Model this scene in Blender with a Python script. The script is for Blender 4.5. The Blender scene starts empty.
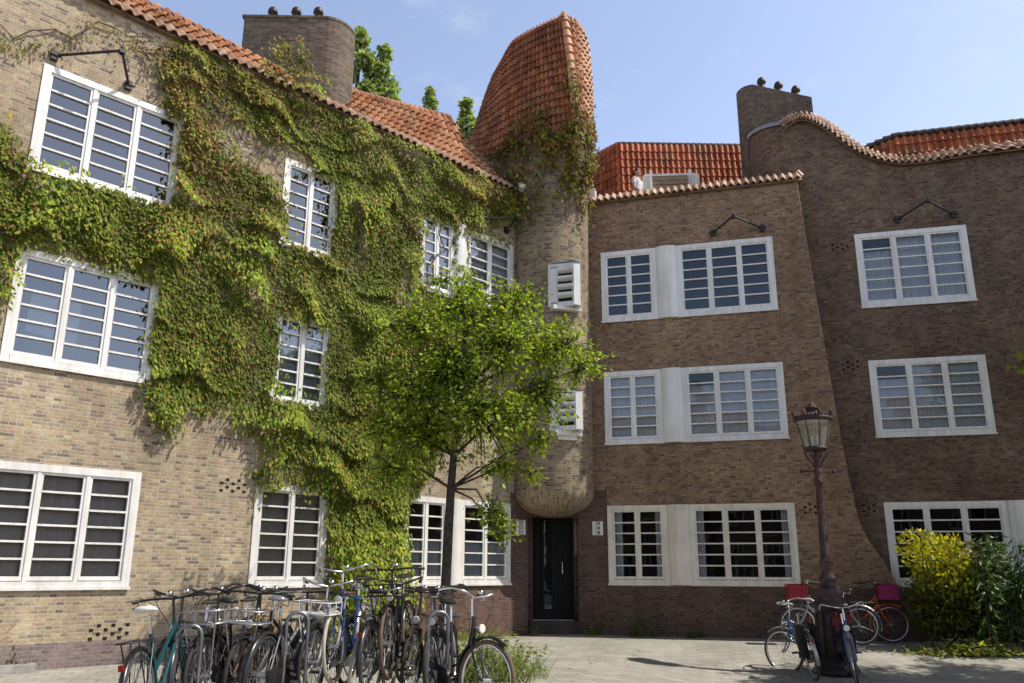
import bpy, math, random
import numpy as np
from mathutils import Vector, Matrix
random.seed(7); rng = np.random.default_rng(11)
R = math.radians
scene = bpy.context.scene
COL = scene.collection

# ------------------------------------------------------------------ helpers
class MB:
    """collects boxes, tubes, sheets; build() links them as ONE mesh object"""
    def __init__(s): s.v = []; s.f = []; s.uv = []; s.m = []; s.sm = []
    def add(s, vs, fs, uv=None, m=0, sm=False):
        b = len(s.v); s.v += [tuple(p) for p in vs]
        for f in fs:
            s.f.append([b+i for i in f]); s.m.append(m); s.sm.append(sm)
            if uv is not None: s.uv.append([uv[i] for i in f])
            else:
                P = [Vector(vs[i]) for i in f]; n = Vector((0,0,0))
                for k in range(len(P)):
                    a, c = P[k], P[(k+1) % len(P)]; n += a.cross(c)
                if abs(n.z) > .8*n.length: s.uv.append([(p.x, p.y) for p in P])
                else: s.uv.append([(p.x+p.y, p.z) for p in P])
    def box(s, x0, x1, y0, y1, z0, z1, m=0, skip=''):
        vs = [(x0,y0,z0),(x1,y0,z0),(x1,y1,z0),(x0,y1,z0),(x0,y0,z1),(x1,y0,z1),(x1,y1,z1),(x0,y1,z1)]
        fs = {'d':(3,2,1,0),'u':(4,5,6,7),'f':(0,1,5,4),'b':(2,3,7,6),'l':(3,0,4,7),'r':(1,2,6,5)}
        s.add(vs, [fs[k] for k in fs if k not in skip], m=m)
    def obox(s, c, ax, ay, az, m=0):
        c = Vector(c); ax = Vector(ax); ay = Vector(ay); az = Vector(az)
        vs = [c+i*ax+j*ay+k*az for k in (-1,1) for (i,j) in ((-1,-1),(1,-1),(1,1),(-1,1))]
        s.add(vs, [(3,2,1,0),(4,5,6,7),(0,1,5,4),(2,3,7,6),(3,0,4,7),(1,2,6,5)], m=m)
    def tube(s, pts, r, n=8, caps=True, m=0, closed=False, sx=1.0):
        pts = [Vector(p) for p in pts]; N = len(pts)
        rs = r if isinstance(r, (list, tuple)) else [r]*N
        vs = []; up = None
        for i, p in enumerate(pts):
            if closed: t = pts[(i+1) % N]-pts[i-1]
            else: t = pts[min(i+1, N-1)]-pts[max(i-1, 0)]
            if t.length < 1e-9: t = Vector((0,0,1))
            t.normalize()
            if up is None:
                up = Vector((0,0,1)) if abs(t.z) < .9 else Vector((1,0,0))
            a = t.cross(up)
            if a.length < 1e-6: a = t.orthogonal()
            a.normalize(); b = a.cross(t); up = b
            for k in range(n):
                g = 2*math.pi*k/n
                vs.append(p + a*math.cos(g)*rs[i]*sx + b*math.sin(g)*rs[i])
        fs = []
        for i in range(N if closed else N-1):
            j = (i+1) % N
            for k in range(n):
                fs.append((i*n+k, i*n+(k+1) % n, j*n+(k+1) % n, j*n+k))
        s.add(vs, fs, m=m, sm=True)
        if caps and not closed:
            s.add([vs[k] for k in range(n)], [tuple(range(n))], m=m)
            s.add([vs[(N-1)*n+k] for k in range(n)], [tuple(range(n-1, -1, -1))], m=m)
    def lathe(s, prof, n=20, c=(0,0,0), m=0, sm=True, sq=1.0):
        vs = []
        for (r, z) in prof:
            for k in range(n):
                g = 2*math.pi*k/n; vs.append((c[0]+r*math.cos(g), c[1]+r*math.sin(g)*sq, c[2]+z))
        fs = [(i*n+k, i*n+(k+1) % n, (i+1)*n+(k+1) % n, (i+1)*n+k) for i in range(len(prof)-1) for k in range(n)]
        s.add(vs, fs, m=m, sm=sm)
    def ball(s, c, r, n=12, m=0, sz=1.0):
        s.lathe([(max(1e-4, r*math.sin(math.pi*i/8)), -r*sz*math.cos(math.pi*i/8)) for i in range(9)], n, c, m)
    def build(s, name, mats, parent=None, mods=None):
        me = bpy.data.meshes.new(name)
        me.from_pydata(s.v, [], s.f)
        if not isinstance(mats, (list, tuple)): mats = [mats]
        for mt in mats: me.materials.append(mt)
        me.polygons.foreach_set('material_index', s.m)
        me.polygons.foreach_set('use_smooth', s.sm)
        ul = me.uv_layers.new(name='UVMap')
        flat = [c for f in s.uv for p in f for c in p]
        ul.data.foreach_set('uv', flat)
        me.update()
        o = bpy.data.objects.new(name, me); COL.objects.link(o)
        if parent is not None: o.parent = parent
        if mods == 'bevel':
            b = o.modifiers.new('Bevel', 'BEVEL'); b.width = .004; b.segments = 2; b.limit_method = 'ANGLE'
        return o

def tag(o, label=None, cat=None, group=None, kind=None):
    if label: o['label'] = label
    if cat: o['category'] = cat
    if group: o['group'] = group
    if kind: o['kind'] = kind
    return o
def thing(name, label, cat, loc=(0,0,0), rz=0, group=None):
    o = bpy.data.objects.new(name, None); COL.objects.link(o)
    o.location = loc; o.rotation_euler = (0,0,rz); o.empty_display_size = .2
    return tag(o, label, cat, group)

def text_mesh(name, body, size, mt, parent, loc, rot, scale=(1,1,1), offset=.002):
    fc = bpy.data.curves.new(name, 'FONT'); fc.body = body; fc.align_x = 'CENTER'; fc.align_y = 'CENTER'; fc.size = size; fc.extrude = .001; fc.offset = offset
    t = bpy.data.objects.new(name, fc); COL.objects.link(t); dg = bpy.context.evaluated_depsgraph_get(); dg.update()
    me = bpy.data.meshes.new_from_object(t.evaluated_get(dg)); bpy.data.objects.remove(t, do_unlink=True); bpy.data.curves.remove(fc)
    me.materials.clear(); me.materials.append(mt); o = bpy.data.objects.new(name, me); COL.objects.link(o)
    o.parent = parent; o.location = loc; o.rotation_euler = rot; o.scale = scale; return o
# ------------------------------------------------------------------ materials
def mat(name, base=(.5,.5,.5), rough=.6, metal=0, spec=.5):
    m = bpy.data.materials.new(name); m.use_nodes = True
    b = m.node_tree.nodes['Principled BSDF']
    b.inputs['Base Color'].default_value = (*base, 1); b.inputs['Roughness'].default_value = rough
    b.inputs['Metallic'].default_value = metal; b.inputs['Specular IOR Level'].default_value = spec
    return m
def nd(m, t, **kw):
    n = m.node_tree.nodes.new(t)
    for k, v in kw.items():
        if k.startswith('i_'):
            n.inputs[k[2:].replace('_', ' ')].default_value = v
        else: setattr(n, k, v)
    return n
def lk(m, a, b): m.node_tree.links.new(a, b)
def ramp(m, stops, interp='LINEAR'):
    r = nd(m, 'ShaderNodeValToRGB'); e = r.color_ramp.elements; r.color_ramp.interpolation = interp
    while len(e) < len(stops): e.new(.5)
    for x, (p, c) in zip(e, stops): x.position = p; x.color = (*c, 1)
    return r
def mixc(m, fac, a, b, mode='MIX'):
    x = nd(m, 'ShaderNodeMix', data_type='RGBA', blend_type=mode)
    for sock, val in ((x.inputs[0], fac), (x.inputs[6], a), (x.inputs[7], b)):
        if hasattr(val, 'is_linked'): lk(m, val, sock)
        elif isinstance(val, tuple): sock.default_value = (*val, 1)
        else: sock.default_value = val
    return x.outputs[2]
def bump(m, h, strength=.3, dist=.01):
    b = nd(m, 'ShaderNodeBump'); b.inputs['Strength'].default_value = strength; b.inputs['Distance'].default_value = dist
    lk(m, h, b.inputs['Height']); lk(m, b.outputs[0], m.node_tree.nodes['Principled BSDF'].inputs['Normal'])
def base(m): return m.node_tree.nodes['Principled BSDF'].inputs['Base Color']

def brick_mat(name, stops, mortar, bw=.188, bh=.0515, mort=.011, stain=.5, pale=0.0, dirt=(.35,.33,.31)):
    m = mat(name, rough=.9, spec=.25)
    tc = nd(m, 'ShaderNodeTexCoord')
    ns = nd(m, 'ShaderNodeTexNoise', i_Scale=3.0, i_Detail=5.0, i_Roughness=.75); lk(m, tc.outputs['UV'], ns.inputs['Vector'])
    # slightly wandering courses
    wob = nd(m, 'ShaderNodeVectorMath', operation='MULTIPLY_ADD'); wob.inputs[1].default_value = (.02,.013,0)
    lk(m, ns.outputs['Color'], wob.inputs[0]); lk(m, tc.outputs['UV'], wob.inputs[2])
    b = nd(m, 'ShaderNodeTexBrick'); b.inputs['Color1'].default_value = (0,0,0,1); b.inputs['Color2'].default_value = (1,1,1,1)
    b.inputs['Mortar'].default_value = (.5,.5,.5,1)
    b.inputs['Scale'].default_value = 1; b.inputs['Mortar Size'].default_value = mort*.5; b.inputs['Mortar Smooth'].default_value = .3
    b.inputs['Brick Width'].default_value = bw; b.inputs['Row Height'].default_value = bh
    b.offset = .37; b.offset_frequency = 2; b.squash = .55; b.squash_frequency = 2
    lk(m, wob.outputs[0], b.inputs['Vector'])
    rp0 = ramp(m, stops); lk(m, b.outputs['Color'], rp0.inputs[0])
    hn = nd(m, 'ShaderNodeTexNoise', i_Scale=5.5, i_Detail=2.0); lk(m, tc.outputs['UV'], hn.inputs['Vector'])
    hs = nd(m, 'ShaderNodeHueSaturation'); mh = nd(m, 'ShaderNodeMapRange'); mh.inputs['From Min'].default_value = .3; mh.inputs['From Max'].default_value = .7; mh.inputs['To Min'].default_value = .494; mh.inputs['To Max'].default_value = .509
    lk(m, hn.outputs[0], mh.inputs['Value']); lk(m, mh.outputs[0], hs.inputs['Hue']); lk(m, rp0.outputs[0], hs.inputs['Color'])
    h2 = nd(m, 'ShaderNodeTexNoise', i_Scale=3.1, i_Detail=4.0, i_Roughness=.7); lk(m, tc.outputs['UV'], h2.inputs['Vector'])
    mv = nd(m, 'ShaderNodeMapRange'); mv.inputs['From Min'].default_value = .3; mv.inputs['From Max'].default_value = .7; mv.inputs['To Min'].default_value = .78; mv.inputs['To Max'].default_value = 1.16
    lk(m, h2.outputs[0], mv.inputs['Value']); lk(m, mv.outputs[0], hs.inputs['Value'])
    rp = hs
    # grain inside each brick
    n2 = nd(m, 'ShaderNodeTexNoise', i_Scale=24.0, i_Detail=6.0, i_Roughness=.65); lk(m, tc.outputs['UV'], n2.inputs['Vector'])
    r2 = ramp(m, [(.3,(.58,.58,.60)),(.7,(1.38,1.36,1.32))]); lk(m, n2.outputs[0], r2.inputs[0])
    c = mixc(m, .8, rp.outputs[0], r2.outputs[0], 'MULTIPLY')
    c = mixc(m, b.outputs['Fac'], c, mortar)
    # broad weathering
    n3 = nd(m, 'ShaderNodeTexNoise', i_Scale=.45, i_Detail=6.0, i_Roughness=.6); lk(m, tc.outputs['UV'], n3.inputs['Vector'])
    r3 = ramp(m, [(.35,dirt),(.62,(1,1,1))]); lk(m, n3.outputs[0], r3.inputs[0])
    c = mixc(m, stain, c, r3.outputs[0], 'MULTIPLY')
    # vertical rain streaks
    mp = nd(m, 'ShaderNodeMapping'); mp.inputs['Scale'].default_value = (3.2,.22,1); lk(m, tc.outputs['UV'], mp.inputs[0])
    n4 = nd(m, 'ShaderNodeTexNoise', i_Scale=1.0, i_Detail=4.0); lk(m, mp.outputs[0], n4.inputs['Vector'])
    r4 = ramp(m, [(.4,(.72,.7,.68)),(.6,(1,1,1))]); lk(m, n4.outputs[0], r4.inputs[0])
    c = mixc(m, .45, c, r4.outputs[0], 'MULTIPLY')
    if pale:
        n5 = nd(m, 'ShaderNodeTexNoise', i_Scale=1.7, i_Detail=7.0, i_Roughness=.7); lk(m, tc.outputs['UV'], n5.inputs['Vector'])
        r5 = ramp(m, [(.635,(0,0,0)),(.74,(pale,)*3)]); lk(m, n5.outputs[0], r5.inputs[0])
        c = mixc(m, r5.outputs[0], c, (.42,.40,.38))
    lk(m, c, base(m))
    inv = nd(m, 'ShaderNodeMath', operation='MULTIPLY_ADD'); inv.inputs[1].default_value = -1; inv.inputs[2].default_value = 1
    lk(m, b.outputs['Fac'], inv.inputs[0])
    ad = nd(m, 'ShaderNodeMath', operation='MULTIPLY_ADD'); ad.inputs[1].default_value = .5
    lk(m, n2.outputs[0], ad.inputs[0]); lk(m, inv.outputs[0], ad.inputs[2])
    bump(m, ad.outputs[0], .7, .008)
    return m

M = {}
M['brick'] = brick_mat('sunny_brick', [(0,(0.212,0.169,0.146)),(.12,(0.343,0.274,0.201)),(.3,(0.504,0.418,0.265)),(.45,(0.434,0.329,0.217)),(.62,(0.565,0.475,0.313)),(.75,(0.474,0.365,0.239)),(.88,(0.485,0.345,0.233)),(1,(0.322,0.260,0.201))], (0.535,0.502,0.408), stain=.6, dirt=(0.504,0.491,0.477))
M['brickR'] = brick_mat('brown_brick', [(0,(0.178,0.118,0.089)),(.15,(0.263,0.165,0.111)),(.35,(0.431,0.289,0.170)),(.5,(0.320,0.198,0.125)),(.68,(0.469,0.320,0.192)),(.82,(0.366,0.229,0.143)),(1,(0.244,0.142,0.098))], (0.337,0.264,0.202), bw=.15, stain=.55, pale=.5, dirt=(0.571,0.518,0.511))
M['brickQ'] = brick_mat('dark_brown_brick', [(0,(0.112,0.073,0.061)),(.15,(0.164,0.102,0.077)),(.35,(0.270,0.181,0.117)),(.5,(0.199,0.125,0.086)),(.68,(0.294,0.201,0.132)),(.82,(0.229,0.144,0.099)),(1,(0.153,0.090,0.068))], (0.211,0.165,0.138), bw=.15, stain=.55, pale=.45)  # darker brick, with shade of the recess also put into its colour
M['brickT'] = brick_mat('tower_brick', [(0,(.14,.108,.08)),(.25,(.27,.205,.135)),(.5,(.38,.29,.185)),(.75,(.43,.335,.22)),(1,(.30,.21,.145))], (.40,.36,.29), stain=.5, pale=.2)
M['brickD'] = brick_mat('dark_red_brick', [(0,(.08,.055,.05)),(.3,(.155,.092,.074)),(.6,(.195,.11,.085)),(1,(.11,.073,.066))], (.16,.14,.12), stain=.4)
M['brickP'] = brick_mat('plinth_brick', [(0,(.19,.15,.155)),(.5,(.27,.215,.21)),(1,(.33,.25,.235))], (.33,.30,.28), stain=.4)
M['brickC'] = brick_mat('chimney_brick', [(0,(0.111,0.085,0.070)),(.5,(0.176,0.138,0.108)),(1,(0.240,0.188,0.144))], (0.215,0.181,0.144), stain=.3)
M['brickS'] = brick_mat('step_brick', [(0,(.07,.05,.05)),(.5,(.12,.08,.07)),(1,(.10,.08,.08))], (.12,.11,.10), bw=.062, bh=.24, mort=.01)
M['brickF'] = brick_mat('far_brick', [(0,(.13,.07,.05)),(.5,(.22,.12,.08)),(1,(.17,.09,.065))], (.25,.22,.2))

def paint(name, c, rough=.45, var=.12, scale=3.0):
    m = mat(name, c, rough)
    tc = nd(m, 'ShaderNodeTexCoord'); n = nd(m, 'ShaderNodeTexNoise', i_Scale=scale, i_Detail=6.0)
    lk(m, tc.outputs['Object'], n.inputs['Vector'])
    r = ramp(m, [(.3, tuple(x*(1-var*1.6) for x in c)), (.6, c), (.8, tuple(min(1, x*(1+var*.3)) for x in c))])
    lk(m, n.outputs[0], r.inputs[0]); oc = r.outputs[0]
    if 'white' in name or 'cream' in name:      # rain streaks and grime
        mp = nd(m, 'ShaderNodeMapping'); mp.inputs['Scale'].default_value = (9,9,.7); lk(m, tc.outputs['Object'], mp.inputs[0])
        n2 = nd(m, 'ShaderNodeTexNoise', i_Scale=1.0, i_Detail=5.0, i_Roughness=.65); lk(m, mp.outputs[0], n2.inputs['Vector'])
        r2 = ramp(m, [(.36,(.74,.71,.65)),(.56,(1,1,1))]); lk(m, n2.outputs[0], r2.inputs[0]); oc = mixc(m, .6, oc, r2.outputs[0], 'MULTIPLY')
    lk(m, oc, base(m))
    return m
M['white'] = paint('white_paint', (.88,.87,.84), .4, .06, 2.2)
M['cream'] = paint('cream_paint', (.84,.79,.69), .4, .1, 2.2)
M['whiteL'] = paint('white_gloss_paint', (.82,.82,.80), .35, .08, 2.0)
M['door'] = paint('door_paint', (.0025,.004,.004), .6, .3, 4); M['door'].node_tree.nodes['Principled BSDF'].inputs['Specular IOR Level'].default_value = .25
M['lead'] = paint('lead_sheet', (.16,.17,.19), .5, .3, 3)
M['iron'] = paint('black_iron', (.018,.017,.018), .45, .4, 8)
M['maroon'] = paint('maroon_paint', (.085,.036,.034), .6, .55, 11)
M['maroonD'] = paint('dark_maroon_paint', (.055,.028,.028), .62, .4, 5)
M['glaze'] = paint('dark_sooty_clay', (.055,.03,.026), .5, .4, 9)
M['galv'] = paint('galvanised_steel', (.26,.27,.29), .35, .25, 12); M['galv'].node_tree.nodes['Principled BSDF'].inputs['Metallic'].default_value = .75
M['chrome'] = mat('chrome', (.75,.75,.76), .18, 1.0)
M['steel'] = mat('spoke_steel', (.55,.55,.57), .35, .9)
M['rubber'] = paint('tyre_rubber', (.022,.022,.023), .75, .4, 9)
M['blackp'] = paint('black_plastic', (.02,.02,.022), .5, .4, 9)
M['leather'] = paint('saddle_leather', (.03,.026,.024), .5, .4, 9)
M['brownl'] = paint('brown_leather', (.20,.075,.03), .5, .3, 9)
M['cloth'] = paint('black_canvas', (.016,.016,.018), .95, .5, 14)
M['red'] = paint('red_plastic', (.27,.012,.022), .5, .12, 5)
M['magenta'] = paint('magenta_plastic', (.34,.012,.12), .5, .12, 5)
M['redl'] = mat('red_lens', (.22,.008,.006), .25)
M['lampw'] = mat('lamp_lens', (.8,.8,.72), .15)
M['soil'] = paint('soil', (.09,.07,.05), .95, .5, 9)
M['stone'] = paint('kerb_stone', (.40,.39,.36), .85, .25, 6)
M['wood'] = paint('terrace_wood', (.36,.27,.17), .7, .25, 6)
M['bark'] = paint('bark', (.065,.052,.04), .9, .5, 14)
M['barkv'] = paint('vine_stem', (.17,.135,.105), .9, .4, 14)
M['skin'] = paint('skin', (.48,.27,.19), .5, .1, 20)
M['hair'] = paint('hair', (.06,.038,.025), .55, .4, 40)
M['shirt'] = paint('white_shirt', (.72,.74,.78), .85, .1, 8)
M['jeans'] = paint('dark_trousers', (.03,.04,.07), .9, .3, 12)
M['shirtd'] = paint('dark_red_jumper', (.07,.016,.02), .9, .3, 12)
M['hole'] = mat('vent_hole', (.012,.01,.01), 1)
M['metalroof'] = paint('zinc', (.30,.32,.36), .4, .25, 4)
M['silver'] = mat('silver_enamel', (.40,.41,.43), .35, .6)
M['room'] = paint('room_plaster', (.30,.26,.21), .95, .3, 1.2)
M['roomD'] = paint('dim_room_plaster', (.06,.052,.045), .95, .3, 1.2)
M['paper'] = paint('paper', (.62,.64,.68), .8, .1, 6)

def colp(name, c, rough=.28): return paint('bike_'+name, c, rough, .12, 7)

def tile_mat(name, stops, dark=.5):
    m = mat(name, rough=.62, spec=.35)
    tc = nd(m, 'ShaderNodeTexCoord')
    fl = nd(m, 'ShaderNodeVectorMath', operation='FLOOR'); lk(m, tc.outputs['UV'], fl.inputs[0])
    w = nd(m, 'ShaderNodeTexWhiteNoise', noise_dimensions='2D'); lk(m, fl.outputs[0], w.inputs['Vector'])
    rp = ramp(m, stops); lk(m, w.outputs['Value'], rp.inputs[0])
    n = nd(m, 'ShaderNodeTexNoise', i_Scale=9.0, i_Detail=6.0, i_Roughness=.7); lk(m, tc.outputs['Object'], n.inputs['Vector'])
    r2 = ramp(m, [(.35,(dark,dark*.95,dark*.9)),(.62,(1.1,1.1,1.1))]); lk(m, n.outputs[0], r2.inputs[0])
    c = mixc(m, .7, rp.outputs[0], r2.outputs[0], 'MULTIPLY')
    n3 = nd(m, 'ShaderNodeTexNoise', i_Scale=1.3, i_Detail=5.0); lk(m, tc.outputs['Object'], n3.inputs['Vector'])
    r3 = ramp(m, [(.50,(0,0,0)),(.72,(.7,)*3)]); lk(m, n3.outputs[0], r3.inputs[0])
    c = mixc(m, r3.outputs[0], c, (.14,.085,.055))
    lk(m, c, base(m)); bump(m, n.outputs[0], .25, .01)
    return m
TS = [(0,(.25,.085,.04)),(.3,(.37,.13,.058)),(.6,(.44,.17,.078)),(.85,(.50,.22,.11)),(1,(.28,.105,.052))]
M['tile'] = tile_mat('clay_tiles', TS)
M['tileW'] = tile_mat('sunlit_tiles', [(0,(.42,.18,.09)),(.3,(.58,.30,.16)),(.6,(.66,.37,.21)),(.85,(.70,.42,.26)),(1,(.46,.22,.12))])  # paler copy of the clay tiles, sunlight painted into the colour
M['tileR'] = tile_mat('red_clay_tiles', [(0,(0.331,0.078,0.029)),(.4,(0.478,0.129,0.046)),(.8,(0.552,0.168,0.065)),(1,(0.386,0.112,0.052))], .55)
M['tileC'] = tile_mat('pale_clay_tiles', [(0,(.36,.22,.15)),(.4,(.48,.32,.22)),(.8,(.58,.42,.32)),(1,(.36,.22,.15))], .55)

def leaf_mat(name, trans=.35, rough=.5):
    m = bpy.data.materials.new(name); m.use_nodes = True; nt = m.node_tree
    b = nt.nodes['Principled BSDF']; out = nt.nodes['Material Output']
    at = nd(m, 'ShaderNodeAttribute', attribute_name='Col')
    lk(m, at.outputs['Color'], b.inputs['Base Color']); b.inputs['Roughness'].default_value = rough
    b.inputs['Specular IOR Level'].default_value = .25
    t = nd(m, 'ShaderNodeBsdfTranslucent'); tcx = mixc(m, 1.0, at.outputs['Color'], (1.5,1.7,.6), 'MULTIPLY'); lk(m, tcx, t.inputs['Color'])
    mx = nd(m, 'ShaderNodeMixShader'); mx.inputs[0].default_value = trans
    lk(m, b.outputs[0], mx.inputs[1]); lk(m, t.outputs[0], mx.inputs[2]); lk(m, mx.outputs[0], out.inputs['Surface'])
    return m
M['leaf'] = leaf_mat('leaf'); M['leafV'] = leaf_mat('vine_leaf', .3, .65); M['leafG'] = leaf_mat('glossy_leaf', .2, .3)

def glass_mat(name, ior=1.55, tint=(.84,.87,.89), boost=1.2):
    m = bpy.data.materials.new(name); m.use_nodes = True; nt = m.node_tree
    nt.nodes.remove(nt.nodes['Principled BSDF']); out = nt.nodes['Material Output']
    tr = nd(m, 'ShaderNodeBsdfTransparent'); tr.inputs[0].default_value = (*tint, 1)
    gl = nd(m, 'ShaderNodeBsdfGlossy'); gl.inputs['Roughness'].default_value = .015; gl.inputs[0].default_value = (.80,.90,1.0,1)
    tc = nd(m, 'ShaderNodeTexCoord'); n = nd(m, 'ShaderNodeTexNoise', i_Scale=1.6, i_Detail=1.0); lk(m, tc.outputs['Object'], n.inputs['Vector'])
    bp = nd(m, 'ShaderNodeBump'); bp.inputs['Strength'].default_value = .12; bp.inputs['Distance'].default_value = .02
    lk(m, n.outputs[0], bp.inputs['Height']); lk(m, bp.outputs[0], gl.inputs['Normal'])
    fr = nd(m, 'ShaderNodeFresnel'); fr.inputs['IOR'].default_value = ior
    mu = nd(m, 'ShaderNodeMath', operation='MULTIPLY', use_clamp=True); mu.inputs[1].default_value = boost; lk(m, fr.outputs[0], mu.inputs[0])
    mx = nd(m, 'ShaderNodeMixShader'); lk(m, mu.outputs[0], mx.inputs[0]); lk(m, tr.outputs[0], mx.inputs[1]); lk(m, gl.outputs[0], mx.inputs[2])
    lk(m, mx.outputs[0], out.inputs['Surface'])
    return m
M['glass'] = glass_mat('window_glass'); M['glassL'] = glass_mat('reflecting_window_glass', 1.8, (.75,.8,.84), 1.8)
M['glassB'] = glass_mat('deep_blue_window_glass', 1.62, (.6,.68,.8), 1.15)
M['lampglass'] = glass_mat('lantern_glass', 1.45, (.95,.95,.92), 1.0)
_m = M['lampglass']; _o = _m.node_tree.nodes['Material Output']; _a = _o.inputs['Surface'].links[0].from_socket      # frosted panes: pale translucent and diffuse white mixed in
_t = nd(_m, 'ShaderNodeBsdfTranslucent'); _t.inputs[0].default_value = (.9,.88,.80,1); _d = nd(_m, 'ShaderNodeBsdfDiffuse'); _d.inputs[0].default_value = (.8,.78,.72,1)
_x = nd(_m, 'ShaderNodeMixShader'); _x.inputs[0].default_value = .5; lk(_m, _t.outputs[0], _x.inputs[1]); lk(_m, _d.outputs[0], _x.inputs[2])
_y = nd(_m, 'ShaderNodeMixShader'); _y.inputs[0].default_value = .26; lk(_m, _a, _y.inputs[1]); lk(_m, _x.outputs[0], _y.inputs[2]); lk(_m, _y.outputs[0], _o.inputs['Surface'])

def fabric(name, c, tr=.35):
    m = bpy.data.materials.new(name); m.use_nodes = True; nt = m.node_tree
    b = nt.nodes['Principled BSDF']; out = nt.nodes['Material Output']; b.inputs['Roughness'].default_value = .9
    tc = nd(m, 'ShaderNodeTexCoord'); mp = nd(m, 'ShaderNodeMapping'); mp.inputs['Scale'].default_value = (30,30,1.2); lk(m, tc.outputs['Object'], mp.inputs[0])
    n = nd(m, 'ShaderNodeTexNoise', i_Scale=1.0, i_Detail=3.0); lk(m, mp.outputs[0], n.inputs['Vector'])
    r = ramp(m, [(.3, tuple(x*.8 for x in c)), (.65, c)]); lk(m, n.outputs[0], r.inputs[0]); lk(m, r.outputs[0], b.inputs['Base Color'])
    t = nd(m, 'ShaderNodeBsdfTranslucent'); t.inputs[0].default_value = (*c, 1)
    mx = nd(m, 'ShaderNodeMixShader'); mx.inputs[0].default_value = tr
    lk(m, b.outputs[0], mx.inputs[1]); lk(m, t.outputs[0], mx.inputs[2]); lk(m, mx.outputs[0], out.inputs['Surface'])
    return m
M['curtain'] = fabric('white_curtain', (.93,.93,.95), .1); M['blind'] = fabric('grey_blind', (.88,.88,.92), .08); M['film'] = fabric('grey_film', (.50,.53,.54), .2); M['brown'] = fabric('brown_reflection_blind', (.52,.45,.385), .1)

# paving
def paving(name):
    m = mat(name, rough=.92, spec=.2); tc = nd(m, 'ShaderNodeTexCoord')
    b = nd(m, 'ShaderNodeTexBrick'); b.inputs['Color1'].default_value = (.345,.335,.30,1); b.inputs['Color2'].default_value = (.41,.395,.355,1); b.inputs['Mortar'].default_value = (.11,.105,.08,1)
    b.inputs['Scale'].default_value = 1; b.inputs['Brick Width'].default_value = .3; b.inputs['Row Height'].default_value = .3; b.inputs['Mortar Size'].default_value = .006; b.inputs['Mortar Smooth'].default_value = .5
    mp = nd(m, 'ShaderNodeMapping'); mp.inputs['Rotation'].default_value = (0,0,R(-15.9)); lk(m, tc.outputs['Object'], mp.inputs[0]); lk(m, mp.outputs[0], b.inputs['Vector'])
    n = nd(m, 'ShaderNodeTexNoise', i_Scale=.9, i_Detail=8.0, i_Roughness=.65); lk(m, tc.outputs['Object'], n.inputs['Vector'])
    r = ramp(m, [(.32,(.72,.70,.66)),(.6,(1.08,1.07,1.05))]); lk(m, n.outputs[0], r.inputs[0])
    c = mixc(m, .8, b.outputs['Color'], r.outputs[0], 'MULTIPLY')
    n2 = nd(m, 'ShaderNodeTexNoise', i_Scale=45.0, i_Detail=4.0); lk(m, tc.outputs['Object'], n2.inputs['Vector'])
    r2 = ramp(m, [(.3,(.82,.82,.82)),(.7,(1.12,1.12,1.12))]); lk(m, n2.outputs[0], r2.inputs[0])
    c = mixc(m, .8, c, r2.outputs[0], 'MULTIPLY')
    # moss and sand gathered in patches
    n3 = nd(m, 'ShaderNodeTexNoise', i_Scale=2.6, i_Detail=9.0, i_Roughness=.75); lk(m, tc.outputs['Object'], n3.inputs['Vector'])
    r3 = ramp(m, [(.56,(0,0,0)),(.70,(.6,)*3)]); lk(m, n3.outputs[0], r3.inputs[0])
    c = mixc(m, r3.outputs[0], c, (.19,.185,.12))
    lk(m, c, base(m)); bump(m, n2.outputs[0], .3, .01)
    return m
M['paving'] = paving('concrete_paving')
M['ground'] = paint('bare_ground', (.22,.21,.19), .95, .3, .5)

# ------------------------------------------------------------------ leaf clouds
def norm(a): return a/np.maximum(np.linalg.norm(a, axis=1, keepdims=True), 1e-9)
def leaf_mesh(name, C, T, Nn, size, col, mt, parent=None, wid=.5, fold=.16, lobed=False):
    """C centres, T direction of the tip, Nn facing, size, col: one small folded blade per row"""
    n = len(C); T = norm(T); S = norm(np.cross(T, Nn)); Nn = np.cross(S, T)
    sz = size[:, None]
    if lobed: tpl = [(0,0,0), (.42,-.05,-.4), (.62,.42,-1), (.2,.5,-.3), (0,1,-.6), (-.2,.5,-.3), (-.62,.42,-1), (-.42,-.05,-.4)]; fc = [(0,1,2,3),(0,3,4,5),(0,5,6,7)]
    else: tpl = [(0,0,0),(wid,.45,-1),(0,1,-.7),(-wid,.45,-1)]; fc = [(0,1,2),(0,2,3)]
    k = len(tpl); V = np.zeros((n, k, 3))
    for i, (a, b, c) in enumerate(tpl): V[:, i] = C + S*sz*a + T*sz*b + Nn*sz*c*fold
    me = bpy.data.meshes.new(name); F = []
    base_i = (np.arange(n)*k)[:, None]
    q = [base_i+np.array(f)[None] for f in fc]
    loops = np.concatenate(q, axis=1).ravel(); per = [len(f) for f in fc]*n
    me.vertices.add(n*k); me.vertices.foreach_set('co', V.ravel())
    me.loops.add(len(loops)); me.loops.foreach_set('vertex_index', loops.astype(np.int32))
    me.polygons.add(len(per)); st = np.concatenate([[0], np.cumsum(per)[:-1]])
    me.polygons.foreach_set('loop_start', st.astype(np.int32))
    me.update(calc_edges=True)
    ca = me.color_attributes.new('Col', 'FLOAT_COLOR', 'POINT')
    cc = np.ones((n, k, 4)); cc[:, :, :3] = col[:, None, :]
    ca.data.foreach_set('color', cc.ravel())
    me.materials.append(mt)
    o = bpy.data.objects.new(name, me); COL.objects.link(o)
    if parent is not None: o.parent = parent
    return o
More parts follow.
